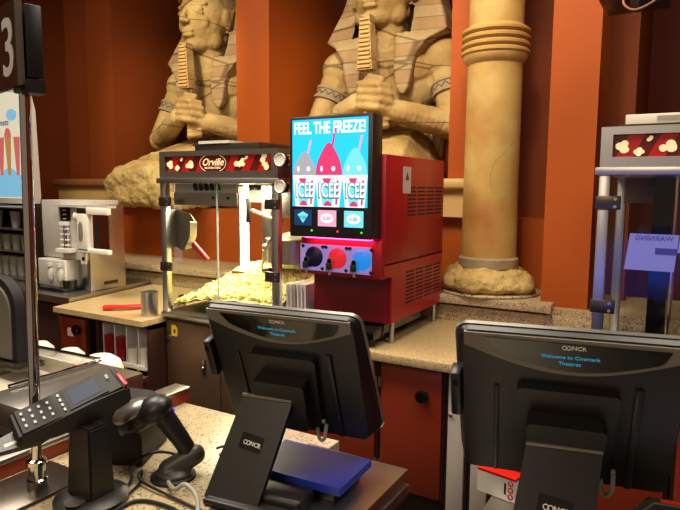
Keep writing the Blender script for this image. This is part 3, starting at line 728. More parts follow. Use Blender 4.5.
# steel juice/ice unit behind
t = thing('steel_dispenser', 'tall grey steel dispenser standing between popcorn machine and drink machine', 'dispenser', (-1.45, 2.58, .91))
m = MB(); m.m('steel').box(-1.495, -1.425, 2.45, 2.7, .91, 1.50, bevel=.004); m.build('body', t)
m = MB(); m.m('white').box(-1.49, -1.435, 2.443, 2.45, 1.40, 1.47); m.build('label_plate', t)
m = MB()
for k in range(3): 
    m = MB(); m.m('blackg').box(-1.49, -1.43, 2.444, 2.45, 1.30-k*.04, 1.315-k*.04); m.build('slot', t)
# white paper bag stack
t = thing('paper_bag_stack', 'stack of white paper bags standing left of the red drink machine', 'paper bags', (-1.46, 2.2, .91))
for k in range(6):
    m = MB(); x = -1.497+k*.016
    m.m('paper' if k != 2 else 'palegrey').prism([(x, .912), (x+.011, .912), (x+.004, 1.13), (x-.004, 1.13)], 2.13+k*.004, 2.3, 'Y')
    m.build('bag', t)

# right popcorn machine
t, g2 = popmachine(-.252, .45, 2.09, .62, ZG, 1.748, 'empty glass popcorn machine at the right edge', .52, 'alu')
m = MB(); m.m('blackg').box(-.105, -.045, 2.36, 2.42, .945, g2); m.m('chrome').cyl((-.035, 2.35, .945), (-.035, 2.35, g2), .008); m.build('motor_arm', t)
m = MB(); m.m('steel').lathe([(.0, 0), (.12, .0), (.135, .02), (.135, .13), (.13, .14), (0, .165)], (.22, 2.42, 1.17), 36, cap=False); m.build('kettle', t)
m = MB(); m.m('cream').box(-.19, .25, 2.15, 2.25, 1.76, 1.79, bevel=.003); m.m('steel').box(-.10, .02, 2.143, 2.15, 1.768, 1.782); m.m('copperplate').box(-.21, .3, 2.16, 2.3, 1.748, 1.76)
tag(origin(m.build('tray'), (0, 2.2, 1.748)), 'long cream tray lying on top of the right popcorn machine', 'tray')
t = thing('base_cabinet', 'bronze cabinet under the right popcorn machine, hidden by the screen', 'cabinet', (.1, 2.4, 0)) if False else None
def sheet(x0, x1, z0, z1, y, txt, label):
    m = MB(); m.m('lilac').prism([(x0, z0), (x1, z0), (x1+.008, z1), (x0+.012, z1)], y, y+.001)  # faintly emissive lilac sheet with mirrored lettering
    m.m('lilac_d').text(txt, .022, upright((x0+x1)/2+.01, y-.0005, z1-.013) @ Matrix.Diagonal((-1, 1, 1, 1)), depth=.0003)
    m.box((x0+x1)/2+.015, (x0+x1)/2+.075, y-.0006, y, (z0+z1)/2-.005, (z0+z1)/2+.015)
    return tag(origin(m.build('sheet'), ((x0+x1)/2, y, z0)), label, 'sheet', 'lilac sheets on the right popcorn case')
sheet(-.165, -.025, 1.30, 1.415, 2.099, 'WARNING', 'lilac notice with reversed lettering on the right popcorn case glass, fully in view')
sheet(-.02, .11, 1.36, 1.46, 2.099, 'WARNING', 'lilac notice with reversed lettering cut off at the right edge of the photo')

# ------------------------------------------------------------------ frozen drink machine
t = thing('frozen_drink_machine', 'red frozen drink machine with lit cyan slush sign on the tan worktop', 'drink machine', (-1.21, 2.4, .91))
X0, X1 = -1.405, -1.02
m = MB(); m.m('machred').box(X0, X1, 2.12, 2.76, 1.24, 1.682, bevel=.004)
m.prism([(2.19, 1.0), (2.76, 1.0), (2.76, 1.25), (2.11, 1.25), (2.11, 1.215), (2.12, 1.20), (2.19, 1.19)], X0+.02, X1, 'X')
m.build('body', t)
m = MB(); m.m('machred_dark').box(X0+.02, X1-.012, 2.178, 2.19, 1.0, 1.195).m('machred').box(X0, X1-.004, 2.10, 2.2, 1.19, 1.345, bevel=.006); m.build('front_panel', t)
# vents
for (za, n_) in ((1.435, 8), (1.06, 9)):
    m = MB(); m.m('void')
    for i in range(n_):
        for j in range(4):
            y = 2.30+j*.105+.03; z = za+i*.0165
            m.box(X1-.001, X1+.0008, y, y+.088, z, z+.007)
    m.build('vent', t)
m = MB(); m.m('palegrey').box(X1-.001, X1+.001, 2.28, 2.36, 1.53, 1.64); m.m('hdr_dark').prism([(2.30, 1.585), (2.34, 1.585), (2.32, 1.62)], X1+.001, X1+.0015, 'X'); m.build('rating_plate', t, label='silver sticker on the red side')
# sign
P0, P1 = -1.416, -1.036
m = MB(); m.m('black').box(P0, P1, 2.035, 2.12, 1.352, 1.832, bevel=.006); sg = m.build('sign_box', t)
m = MB(); m.m('scr_cyan')
sx0, sx1, sz0, sz1 = P0+.016, P1-.02, 1.475, 1.818
yf = 2.0345
m.box(sx0, sx1, yf-.001, yf, sz0, sz1)
W = sx1-sx0
m.m('scr_white').text('FEEL THE FREEZE!', .064, upright((sx0+sx1)/2, yf-.002, sz1-.036), depth=.0005, bold=.0018, fit=W*.94)
cups = ((.17, 'scr_grey', .105, .06), (.50, 'scr_pink', .14, .075), (.84, 'scr_lcyan', .115, .065))
cutz = sz0+.125
for u, key, dh, rr in cups:
    cx = sx0+W*u
    hw = W*.155 if u != .5 else W*.175
    m.m('scr_white').prism([(max(cx-hw-.002, sx0), cutz), (min(cx+hw+.002, sx1), cutz), (min(cx+hw*.8, sx1), sz0), (max(cx-hw*.8, sx0), sz0)], yf-.0016, yf-.001)
    m.m(key)
    n = 20; pts = []
    for j in range(n+1):
        a = PI*j/n; k = (1+.25*max(0, math.sin(a))**8)
        pts.append((min(max(cx+hw*math.cos(a), sx0), sx1), cutz+dh*.72*math.sin(a)*k))
    m.prism(pts, yf-.0018, yf-.001)
    m.m('scr_white')                                    # dome highlights
    m.prism([(cx-hw*.55+.006*math.cos(2*PI*j/10), cutz+.025+.012*math.sin(2*PI*j/10)) for j in range(10)], yf-.002, yf-.0018)
    m.prism([(cx+hw*.35+.009*math.cos(2*PI*j/10), cutz+.025+.010*math.sin(2*PI*j/10)) for j in range(10)], yf-.002, yf-.0018)
    m.m('scr_lpink' if key != 'scr_pink' else 'scr_pink').prism([(cx+.012, cutz+dh*.8), (cx+.02, cutz+dh*.8), (cx+.035, cutz+dh*1.3), (cx+.025, cutz+dh*1.3)], yf-.0022, yf-.001)
    m.m('scr_lcyan').prism([(cx-hw*.62, cutz-.03), (cx+hw*.35, cutz-.03), (cx+hw*.3, sz0+.005), (cx-hw*.5, sz0+.005)], yf-.0019, yf-.0016)
    m.m('scr_pink').prism([(cx-hw*.5, cutz-.012), (cx+hw*.2, cutz-.012), (cx+hw*.02, cutz-.036), (cx-hw*.3, cutz-.036)], yf-.0022, yf-.0016)
    m.prism([(cx+hw*.62, cutz-.02), (cx+hw*.76, cutz-.02), (cx+hw*.66, sz0+.01), (cx+hw*.5, sz0+.01)], yf-.0022, yf-.0016)
    m.prism([(cx-.004+.018*math.cos(PI*j/8), sz0+.004+.02*math.sin(PI*j/8)) for j in range(9)], yf-.0022, yf-.0016)
    m.m('scr_teal').text('ICEE', .080, upright(cx-.001, yf-.0024, cutz-.064), depth=.0004, bold=.005, fit=hw*1.62)
    m.m('scr_white').text('ICEE', .078, upright(cx+.001, yf-.003, cutz-.062), depth=.0004, bold=.0012, fit=hw*1.5)
m.build('lit_poster', sg, smooth=0)
for i, (u, key, k2) in enumerate(((.15, 'scr_navy', 'scr_lcyan'), (.48, 'scr_lpink', 'scr_white'), (.83, 'scr_lcyan', 'scr_white'))):
    cx = sx0+W*u; m = MB(); m.m(key).box(cx-.042, cx+.042, yf-.002, yf, 1.398, 1.462, bevel=.0)
    m.m(k2)
    if i == 0: m.prism([(cx-.026, 1.442), (cx, 1.455), (cx+.026, 1.442), (cx, 1.408)], yf-.003, yf-.002)
    else: m.prism([(cx+.03*math.cos(2*PI*j/16), 1.430+.019*math.sin(2*PI*j/16)) for j in range(16)], yf-.003, yf-.002)
    m.m('scr_teal' if i != 1 else 'scr_pink').text('ICEE', .018, upright(cx, yf-.0035, 1.43), depth=.0003, bold=.0004)
    m.build('flavour_window', sg, smooth=0)
for i, (u, key) in enumerate(((.27, 'led_green'), (.62, 'led_red'), (.93, 'led_green'))):
    m = MB(); m.m(key).ball((sx0+W*u, yf, 1.379), .0045, 1); m.build('indicator', sg)
m = MB(); m.m('magenta_lamp').box(P0+.06, P1-.02, 2.06, 2.085, 1.347, 1.3515); m.build('lamp_strip', t)
# tap panel
m = MB(); m.m('lav').box(-1.40, -1.065, 2.088, 2.10, 1.208, 1.318, bevel=.005); tp = m.build('tap_panel', t)
for i, key in enumerate(('syr_dark', 'syr_red', 'syr_blue')):
    cx = -1.338+i*.112
    m = MB(); m.m(key).lathe([(0, .012), (.03, .010), (.043, 0)], n=28, T=Matrix.Translation((cx+.008, 2.088, 1.266)) @ Matrix.Rotation(PI/2, 4, 'X'), cap=False); m.build('window', tp)
    m = MB(); m.m('chrome').prism([(cx-.030, 1.215), (cx+.004, 1.215), (cx-.002, 1.268), (cx-.018, 1.268)], 2.055, 2.078)
    m.cyl((cx-.01, 2.088, 1.255), (cx-.01, 2.055, 1.255), .012, n=14).cyl((cx-.01, 2.062, 1.22), (cx-.01, 2.062, 1.20), .009, n=12); m.m('black').box(cx-.024, cx+.0, 2.048, 2.056, 1.222, 1.25, bevel=.003); m.build('tap', tp)
    for (dx, dz) in ((-.045, .045), (.052, .045), (.05, -.045)):
        m = MB(); m.m('blackg').ball((cx+dx, 2.086, 1.264+dz), (.009, .006, .009), 1); m.build('clamp_screw', tp)
for (x, y) in ((X0+.03, 2.22), (X1-.014, 2.225), (X0+.03, 2.73), (X1-.014, 2.70)):
    m = MB(); m.m('alu').cyl((x, y, .911), (x, y, 1.0), .009, .012, 12); m.build('leg', t)
m = MB(); m.m('blackg').box(-1.37, -1.05, 2.09, 2.19, .945, .99, bevel=.004); m.box(-1.36, -1.06, 2.2, 2.6, .95, .985)
m.m('black').cyl((-1.34, 2.14, .911), (-1.34, 2.14, .946), .012).cyl((-1.08, 2.14, .911), (-1.08, 2.14, .946), .012); m.m('alu').box(-1.30, -1.12, 2.087, 2.091, .975, .981); m.build('drip_tray', t)

# ------------------------------------------------------------------ coffee machine and left shelf
t = thing('coffee_machine', 'white and steel coffee machine on the stainless worktop', 'coffee machine', (-3.08, 2.4, .935))
m = MB(); m.m('palegrey').box(-3.42, -3.03, 2.27, 2.52, 1.12, 1.465, bevel=.004); m.m('palegrey').box(-3.42, -3.25, 2.32, 2.6, .937, 1.12); m.build('cabinet', t)
m = MB(); m.m('steel').box(-3.24, -3.03, 2.30, 2.52, .937, 1.12, bevel=.003).box(-3.03, -2.985, 2.27, 2.52, .937, 1.44, bevel=.003); m.m('blackg').box(-2.986, -2.983, 2.36, 2.46, .965, .985); m.build('brewer', t)
m = MB(); m.m('palegrey').box(-3.235, -2.76, 2.22, 2.28, 1.428, 1.442).box(-3.235, -3.0, 2.255, 2.272, 1.12, 1.43); m.build('front_panel', t)
m = MB(); m.m('blackg').box(-3.215, -3.125, 2.25, 2.256, 1.345, 1.425); m.m('key')
for k in range(3): m.box(-3.19, -3.16, 2.248, 2.251, 1.405-k*.025, 1.409-k*.025)
m.build('display', t)
m = MB(); m.m('chrome').cyl((-3.15, 2.24, 1.19), (-3.15, 2.24, 1.33), .016); m.m('white')
for k in range(4): m.box(-3.19, -3.12, 2.225, 2.24, 1.20+k*.032, 1.208+k*.032)
m.box(-3.20, -3.08, 2.2, 2.25, 1.165, 1.185).box(-3.19, -3.13, 2.22, 2.25, 1.32, 1.34); m.build('gauge', t)
m = MB(); m.m('white')                                             # open dispensing door with window
m.box(-3.02, -2.93, 2.215, 2.245, 1.18, 1.43, bevel=.004).box(-3.02, -2.76, 2.215, 2.245, 1.39, 1.43, bevel=.004).box(-3.02, -2.76, 2.215, 2.245, 1.17, 1.195, bevel=.004)
m.m('chrome').box(-2.93, -2.77, 2.235, 2.242, 1.195, 1.39).m('black').box(-2.87, -2.862, 2.23, 2.236, 1.2, 1.35); dd = m.build('door', t)
m = MB(); m.m('smoke').prism([(-3.0, 1.24), (-2.975, 1.24), (-2.968, 1.26), (-2.968, 1.33), (-2.985, 1.35), (-3.0, 1.33)], 2.210, 2.216); m.build('window', dd)
m = MB(); m.m('white'); 
for x in (-3.06, -3.04): m.ball((x+.0, 2.235, 1.375), (.014, .012, .024), 2)
m.build('nozzle', t)
m = MB(); m.m('white').box(-3.035, -2.99, 2.245, 2.252, 1.10, 1.16).m('blackg').box(-3.025, -3.0, 2.243, 2.246, 1.12, 1.14); m.build('label_plate', t)
m = MB(); m.m('white').box(-3.39, -3.13, 2.21, 2.31, .955, 1.115, bevel=.006); m.m('palegrey')
for x in (-3.26, -3.17): m.ball((x, 2.205, 1.03), (.022, .02, .05), 3).cyl((x, 2.2, 1.075), (x, 2.2, 1.095), .02)
m.m('blackg').cyl((-3.12, 2.23, .955), (-3.12, 2.23, 1.0), .04, n=18); m.box(-3.39, -3.08, 2.16, 2.31, .937, .955, bevel=.003)
m.build('brew_station', t)

t = thing('cup_shelf', 'dark shelf unit of tumblers under the lit poster at left edge', 'shelf', (-3.75, 2.4, .935))
m = MB(); m.m('copperplate').box(-4.15, -4.13, 2.3, 2.6, .94, 1.42).box(-3.60, -3.58, 2.3, 2.6, .94, 1.42).box(-4.13, -3.6, 2.58, 2.6, .94, 1.42); m.build('case', t)
for z in (.95, 1.125, 1.27, 1.41):
    m = MB(); m.m('steel').box(-4.13, -3.6, 2.29, 2.6, z-.008, z, bevel=.001); m.build('shelf', t)
for (z, n_, hh) in ((.95, 6, .13), (1.125, 5, .10), (1.27, 3, .11)):
    for k in range(n_):
        x = -4.06+k*(.42/(n_-1)); m = MB(); m.m('tumb').lathe([(.026, 0), (.036, hh), (.034, hh), (.024, .006), (0, .006)], (x, 2.37, z+.001), 20, cap=False)
        r_ = {.95: 'bottom', 1.125: 'middle', 1.27: 'top'}[z]
        tag(origin(m.build('tumbler'), (x, 2.37, z+.001)), 'smoky clear tumbler in the %s row of the dark shelf unit' % r_, 'tumbler', 'tumblers on the %s row of the shelf unit' % r_)
t = thing('lightbox', 'lit poster of frozen treats on top of the shelf unit, behind the chrome pole', 'lit poster', (-4.05, 2.5, 1.42))
m = MB(); pz = [(-4.45, 1.425), (-3.90, 1.425), (-3.885, 1.47), (-3.905, 2.06), (-3.95, 2.19), (-4.45, 2.25)]
m.m('palegrey').prism(pz, 2.50, 2.58); m.build('frame', t)
m = MB(); m.m('poster').prism([(-4.44, 1.46), (-3.91, 1.46), (-3.925, 2.05), (-3.965, 2.17), (-4.44, 2.23)], 2.498, 2.50)
m.m('poster_blue').prism([(-4.44, 1.47), (-3.93, 1.47), (-3.93, 1.60), (-4.1, 1.68), (-4.25, 1.62), (-4.44, 1.70)], 2.496, 2.498)
m.prism([(-4.05+.06*math.cos(2*PI*j/14), 2.03+.04*math.sin(2*PI*j/14)) for j in range(14)], 2.496, 2.498)
for (x, key, s) in ((-4.34, 'poster_tan', 1.0), (-4.19, 'poster_pink', 1.0), (-4.10, 'poster_tan', .8), (-4.0, 'poster_pink', .8)):
    m.m(key).prism([(x-.045*s, 1.88), (x+.045*s, 1.88), (x+.015, 1.62), (x-.015, 1.62)], 2.494, 2.496)
    m.m('poster' if key == 'poster_pink' else 'poster_pink').prism([(x+.05*s*math.cos(PI*j/8), 1.88+.08*s*math.sin(PI*j/8)) for j in range(9)], 2.493, 2.496)
m.m('scr_navy').text('Cool', .07, upright(-4.33, 2.492, 2.05), shear=.3).text('Treats', .06, upright(-4.16, 2.492, 1.98), shear=.3)
m.build('lit_poster', t, smooth=0)

# ------------------------------------------------------------------ prep station (left middle)
t = thing('serving_station', 'low stainless serving station with glazed well behind the card terminal', 'station', (-1.95, 1.2, 0))
m = MB(); m.m('steel').box(-2.6, -1.60, 1.0, 1.43, .80, .83)
m.box(-1.86, -1.62, 1.0, 1.43, .83, .90, bevel=.004).box(-2.6, -2.2, 1.0, 1.35, .83, .88)
m.build('top', t)
m = MB(); m.m('copperplate').box(-2.58, -1.62, 1.02, 1.41, .05, .80); m.m('brown').box(-2.58, -1.62, 1.06, 1.38, 0, .05); m.build('body', t)
m = MB(); m.m('cream').box(-2.18, -1.9, 1.1, 1.38, .831, .845); m.box(-2.18, -1.9, 1.37, 1.385, .845, .90); m.build('well', t)
m = MB(); m.m('glass').box(-2.19, -1.83, 1.10, 1.42, .905, .911, bevel=.002); m.m('chrome').tube([(-2.2, 1.42, .912), (-1.90, 1.43, .912), (-1.84, 1.40, .912), (-1.84, 1.08, .912)], .007, 8); m.build('lid', t)
# lids/cups behind station
m = MB(); m.m('white')
t2 = thing('side_table', 'low brown side table holding white bowls below the red cabinet door', 'table', (-2.5, 1.72, 0))
m = MB(); m.m('brown').box(-2.95, -2.05, 1.60, 1.84, .68, .70); m.build('table_top', t2)
for x in (-2.93, -2.09):
    for y in (1.62, 1.80):
        m = MB(); m.m('brown').box(x, x+.03, y, y+.03, 0, .68); m.build('leg', t2)
for i, (x, r, lab) in enumerate(((-2.66, .075, 'left upturned white bowl, half behind the chrome pole'), (-2.43, .075, 'middle of three upturned white bowls on the side table'), (-2.22, .10, 'largest upturned white bowl, at right on the side table'))):
    m = MB(); m.m('white').lathe([(r, 0), (r*.98, .04), (r*.85, .075), (r*.5, .1), (0, .105)], (x, 1.72, .701), 28, cap=False)
    tag(origin(m.build('bowl'), (x, 1.72, .701)), lab, 'bowl', 'upturned white bowls')
# round shouldered panel with black rim
t = thing('display_back', 'grey display case back with rounded black rubber rim, cut by left edge', 'display case', (-2.35, 1.22, .88))
pts = [(-2.7, .90), (-2.085, .90), (-2.08, 1.08)]
for k in range(9):
    a = PI/2*k/8; pts.append((-2.20+.12*math.cos(a), 1.10+.115*math.sin(a)))
pts += [(-2.7, 1.245)]
m = MB(); m.m('rubber').prism(pts, 1.26, 1.30); m.build('rim', t)
m = MB(); m.m('bezel').prism([((x+2.4)*.93-2.405, (z-1.07)*.88+1.065) for x, z in pts], 1.252, 1.262); m.build('panel', t)
m = MB(); m.m('copperplate').box(-2.7, -2.04, 1.23, 1.34, .882, .905, bevel=.004); m.build('ledge', t)

# ------------------------------------------------------------------ front counters
m = MB(); m.m('cream_top').box(-1.245, -.78, .35, 1.25, .885, .92, bevel=.003); m.m('steel').box(-.78, -.51, .35, 1.2, .885, .92, bevel=.002); m.m('cream_top').box(-.78, -.72, 1.2, 1.25, .885, .92)
tag(origin(m.build('countertop'), (-.9, .8, .885)), 'cream speckled checkout counter top with steel end at the left register', 'countertop')
t = thing('counter_cabinet', 'dark brown cabinet carrying the left register counter', 'cabinet', (-.9, .8, 0))
m = MB(); m.m('brown').box(-1.24, -.515, .36, 1.18, .06, .885).box(-1.2, -.55, .40, 1.14, 0, .06); m.build('body', t)
m = MB(); m.m('alu').box(-.518, -.508, .36, 1.2, .86, .885); m.build('edge_strip', t)
t = thing('counter_rail', 'raised red rail with steel cap along the checkout counter edge', 'rail', (-1.28, .8, .8))
m = MB(); m.m('reddoor').box(-1.30, -1.247, .3, 1.27, .6, .95); m.build('core', t)
m = MB(); m.m('steel').box(-1.303, -1.243, .3, 1.273, .95, .962, bevel=.002); m.build('cap', t)
m = MB(); m.m('steel').box(-.315, .75, .4, 1.22, .885, .92, bevel=.002)
tag(origin(m.build('countertop'), (.2, .8, .885)), 'stainless checkout counter top under the right register', 'countertop')
t = thing('counter_cabinet', 'dark brown cabinet carrying the right register counter', 'cabinet', (.2, .8, 0))
m = MB(); m.m('brown').box(-.305, .74, .42, 1.2, .06, .885).box(-.27, .7, .46, 1.16, 0, .06); m.build('body', t)

# ------------------------------------------------------------------ registers
def register(loc, rz, label, side=1):
    t = thing('checkout_terminal', label, 'checkout screen', loc, rz, 'checkout terminals on the front counter')
    B = lambda mb, n, p=t, **k: mb.build(n, p, world=False, **k)
    TILT = math.radians(-21)
    # head frame: local x right, z up the screen, -y is the back; origin at top edge centre
    H = Matrix.Translation((-.004, .0, .384)) @ Matrix.Rotation(-TILT, 4, 'X')
    w, h = .180, .322
    def rr(wt, wb, h0, h1, r=.022, n=5):
        out = []
        for (cx, cz, a0) in ((wt-r, h1-r, 0), (-wt+r, h1-r, PI/2), (-wb+r, h0+r, PI), (wb-r, h0+r, 1.5*PI)):
            for k in range(n+1):
                a = a0+PI/2*k/n; out.append((cx+r*math.cos(a), cz+r*math.sin(a)))
        return out
    HS = H @ Matrix(((1, 0, 0, 0), (0, 1, -.15, 0), (0, 0, 1, 0), (0, 0, 0, 1)))
    m = MB(); m.m('rim').prism(rr(w, w, -h, 0), .012, .021, T=HS)
    m.m('pos_screen').prism(rr(w-.03, w-.03, -h+.03, -.03, .004), .021, .023, T=HS); hd = B(m, 'bezel')
    # back shell: loft from full outline to inset outline
    m = MB(); m.m('black'); A0 = rr(w-.002, w-.002, -h+.002, -.002); A1 = rr(w-.004, w-.004, -h+.004, -.003); A2 = rr(w-.014, w-.014, -h+.02, -.004, .014)
    n = len(A0); V = [(x, .012-.15*z, z) for x, z in A0]+[(x, .006-.12*z, z) for x, z in A1]+[(x, 0, z) for x, z in A2]
    F = [(i+k*n, (i+1) % n+k*n, (i+1) % n+(k+1)*n, i+(k+1)*n) for k in range(2) for i in range(n)]+[tuple(range(2*n, 3*n))]
    m._new(V, F, H); sh = B(m, 'back_shell', smooth=25)
    # taupe smile band with customer display
    top = [(-w+.032, -.014), (w-.032, -.014)]
    low = [(w-.018-(2*w-.036)*k/16, -.032-.042*math.sin(PI*k/16)) for k in range(17)]
    m = MB(); m.m('bezel').prism([(-w+.017, -.007), (-w+.017, -.032)]+low[::-1]+[(w-.017, -.032), (w-.017, -.007)], -.004, .001, T=H); bd = B(m, 'display_band', smooth=0)
    low2 = [(-w+.075+(2*w-.13)*k/12, -.040-.026*math.sin(PI*k/12)) for k in range(13)]
    m = MB(); m.m('blackg').prism([(-w+.050, -.013), (-w+.066, -.034)]+low2+[(w-.048, -.034), (w-.040, -.015)], -.0055, -.004, T=H)
    T = H @ upright(.03-.03, -.006, -.028)
    m.m('white').text('NCR', .010, H @ upright(.012, -.006, -.021), depth=.0003, bold=.0002)
    for s in (-1, 1): m.tube([H @ Vector((-.006+.003*s+.0034*math.cos(2*PI*k/10), -.006, -.021+.0034*math.sin(2*PI*k/10))) for k in range(11)], .0009, 5, 1)
    m.m('pos_text').text('Welcome to Cinemark', .0092, H @ upright(-.0, -.006, -.039), depth=.0003).text('Theatres', .0092, H @ upright(-.0, -.006, -.051), depth=.0003)
    B(m, 'customer_display', bd, smooth=0)
    # mounting hump
    m = MB(); m.m('black').prism(rr(.078, .07, -.27, -.10, .01), -.016, .0, T=H); m.prism(rr(.06, .055, -.26, -.145, .008), -.048, -.016, T=H); B(m, 'mount_hump', sh)
    for x in (-.11, .105):
        m = MB()
        if x > 0: m.m('black').box(x-.006, x+.006, -.006, .001, -.30, -.09, T=H, bevel=.002)
        else: m.m('black').box(x-.005, x+.003, -.004, .001, -.30, -.11, T=H, bevel=.001)
        B(m, 'rib', sh)
    m = MB(); m.m('black').box(-w-.006, -w+.012, -.016, .018, -.175, -.085, T=H, bevel=.004); m.m('blackg').box(-w-.002, -w+.006, -.019, -.015, -.108, -.098, T=H); B(m, 'card_reader')
    # stand plate leaning toward the customer
    ht = Vector((-.034, .022, .19)); ft = Vector((-.060, -.082, .010))
    m = MB(); m.m('black')
    pw = .058; q = [(-pw, 0), (pw, 0), (pw+.003, 1), (-pw-.003, 1)]
    V = []
    nrm = (ft-ht).cross(Vector((1, 0, 0))).normalized()*.012
    for off in (Vector((0, 0, 0)), -nrm if nrm.y < 0 else nrm):
        for (x, k) in q: p = ht.lerp(ft, k); V.append(Vector((p.x+x, p.y, p.z))+off)
    m._new([tuple(v) for v in V], [(0, 1, 2, 3), (7, 6, 5, 4), (0, 4, 5, 1), (1, 5, 6, 2), (2, 6, 7, 3), (3, 7, 4, 0)])
    st = B(m, 'stand', smooth=20)
    m = MB(); m.m('rim').cyl((ht.x-pw, ht.y, ht.z+.004), (ht.x+pw, ht.y, ht.z+.004), .004, n=10); m.m('black').box(ht.x-pw+.008, ht.x+pw-.008, ht.y+.004, ht.y+.06, ht.z-.035, ht.z, bevel=.006); B(m, 'hinge_bar', st)
    # logo on stand
    up_ = (ht-ft).normalized(); xx = Vector((1, 0, 0)); nn = xx.cross(up_).normalized(); xx = up_.cross(nn)
    c = ht.lerp(ft, .43)+nn*.0012
    LT = Matrix((xx, up_, nn)).transposed().to_4x4(); LT.translation = c
    m = MB(); m.m('blackg').box(-.026, .026, -.016, .016, -.0006, .0001, T=LT); m.m('white').text('NCR', .012, LT @ Matrix.Translation((.011, -.002, .0006)), depth=.0003, bold=.0003)
    for s in (-1, 1): m.tube([LT @ Vector((-.009+.0036*s+.004*math.cos(2*PI*k/10), -.002+.004*math.sin(2*PI*k/10), .0008)) for k in range(11)], .001, 5, 1)
    B(m, 'maker_badge', st, smooth=0)
    # foot
    m = MB(); m.m('black').box(-.115, .065, ft.y-.015, ft.y+.10, .0, .014, bevel=.005, seg=3).box(-.06, .085, ft.y+.02, ft.y+.09, .0, .03, bevel=.01, seg=3); B(m, 'foot')
    m = MB(); m.m('cablegrey').tube([H @ Vector((.060, -.02, -.27)), H @ Vector((.066, -.03, -.293)), H @ Vector((.078, -.03, -.288)), H @ Vector((.080, -.014, -.262))], .004, 6)
    m.ball(H @ Vector((.078, -.02, -.250)), .005, 1); B(m, 'cable_hook', sh)
    return t
r1 = register((-.698, .955, .92), math.radians(7), 'left checkout screen seen from behind, in front of the red drink machine')
r2 = dup(r1, (-.144, 1.0, .92), 'right checkout screen seen from behind, nearest the right edge'); r2.scale = (1.04, 1.04, 1.04); r2.rotation_euler.z = math.radians(11.5)
for ch in r2.children:
    if ch.name.startswith(('stand', 'foot')): ch.location.x += .028

# glossy base box under left register, blue reflection painted into its top colour
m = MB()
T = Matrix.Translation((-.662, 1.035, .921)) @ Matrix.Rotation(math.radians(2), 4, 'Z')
m.m('painted_sheen').prism([(-.105, -.062), (.10, -.062), (.10, .085), (-.125, .085)], .022, .038, 'Z', T=T); m.m('black').prism([(-.09, -.05), (.08, -.05), (.08, .07), (-.10, .07)], 0, .022, 'Z', T=T)
tag(origin(m.build('keyboard_tray'), (-.662, 1.035, .92)), 'flat glossy black tray with painted-on blue reflection under the left checkout screen', 'tray')

# receipt printer behind the card terminal
m = MB(); m.m('rubber')
T = Matrix.Translation((-1.175, .935, .921)) @ Matrix.Rotation(math.radians(14), 4, 'Z')
m.prism([(-.07, 0), (.065, 0), (.07, .005), (.07, .065), (.055, .11), (.03, .125), (-.05, .13), (-.07, .12)], -.075, .075, 'Y', T=Matrix.Translation((-1.125, .94, .921)) @ Matrix.Rotation(math.radians(24), 4, 'Z'))
bx_ = origin(m.build('receipt_printer', smooth=50), (-1.125, .935, .921)); tag(bx_, 'bulky black receipt printer behind the card terminal', 'printer')

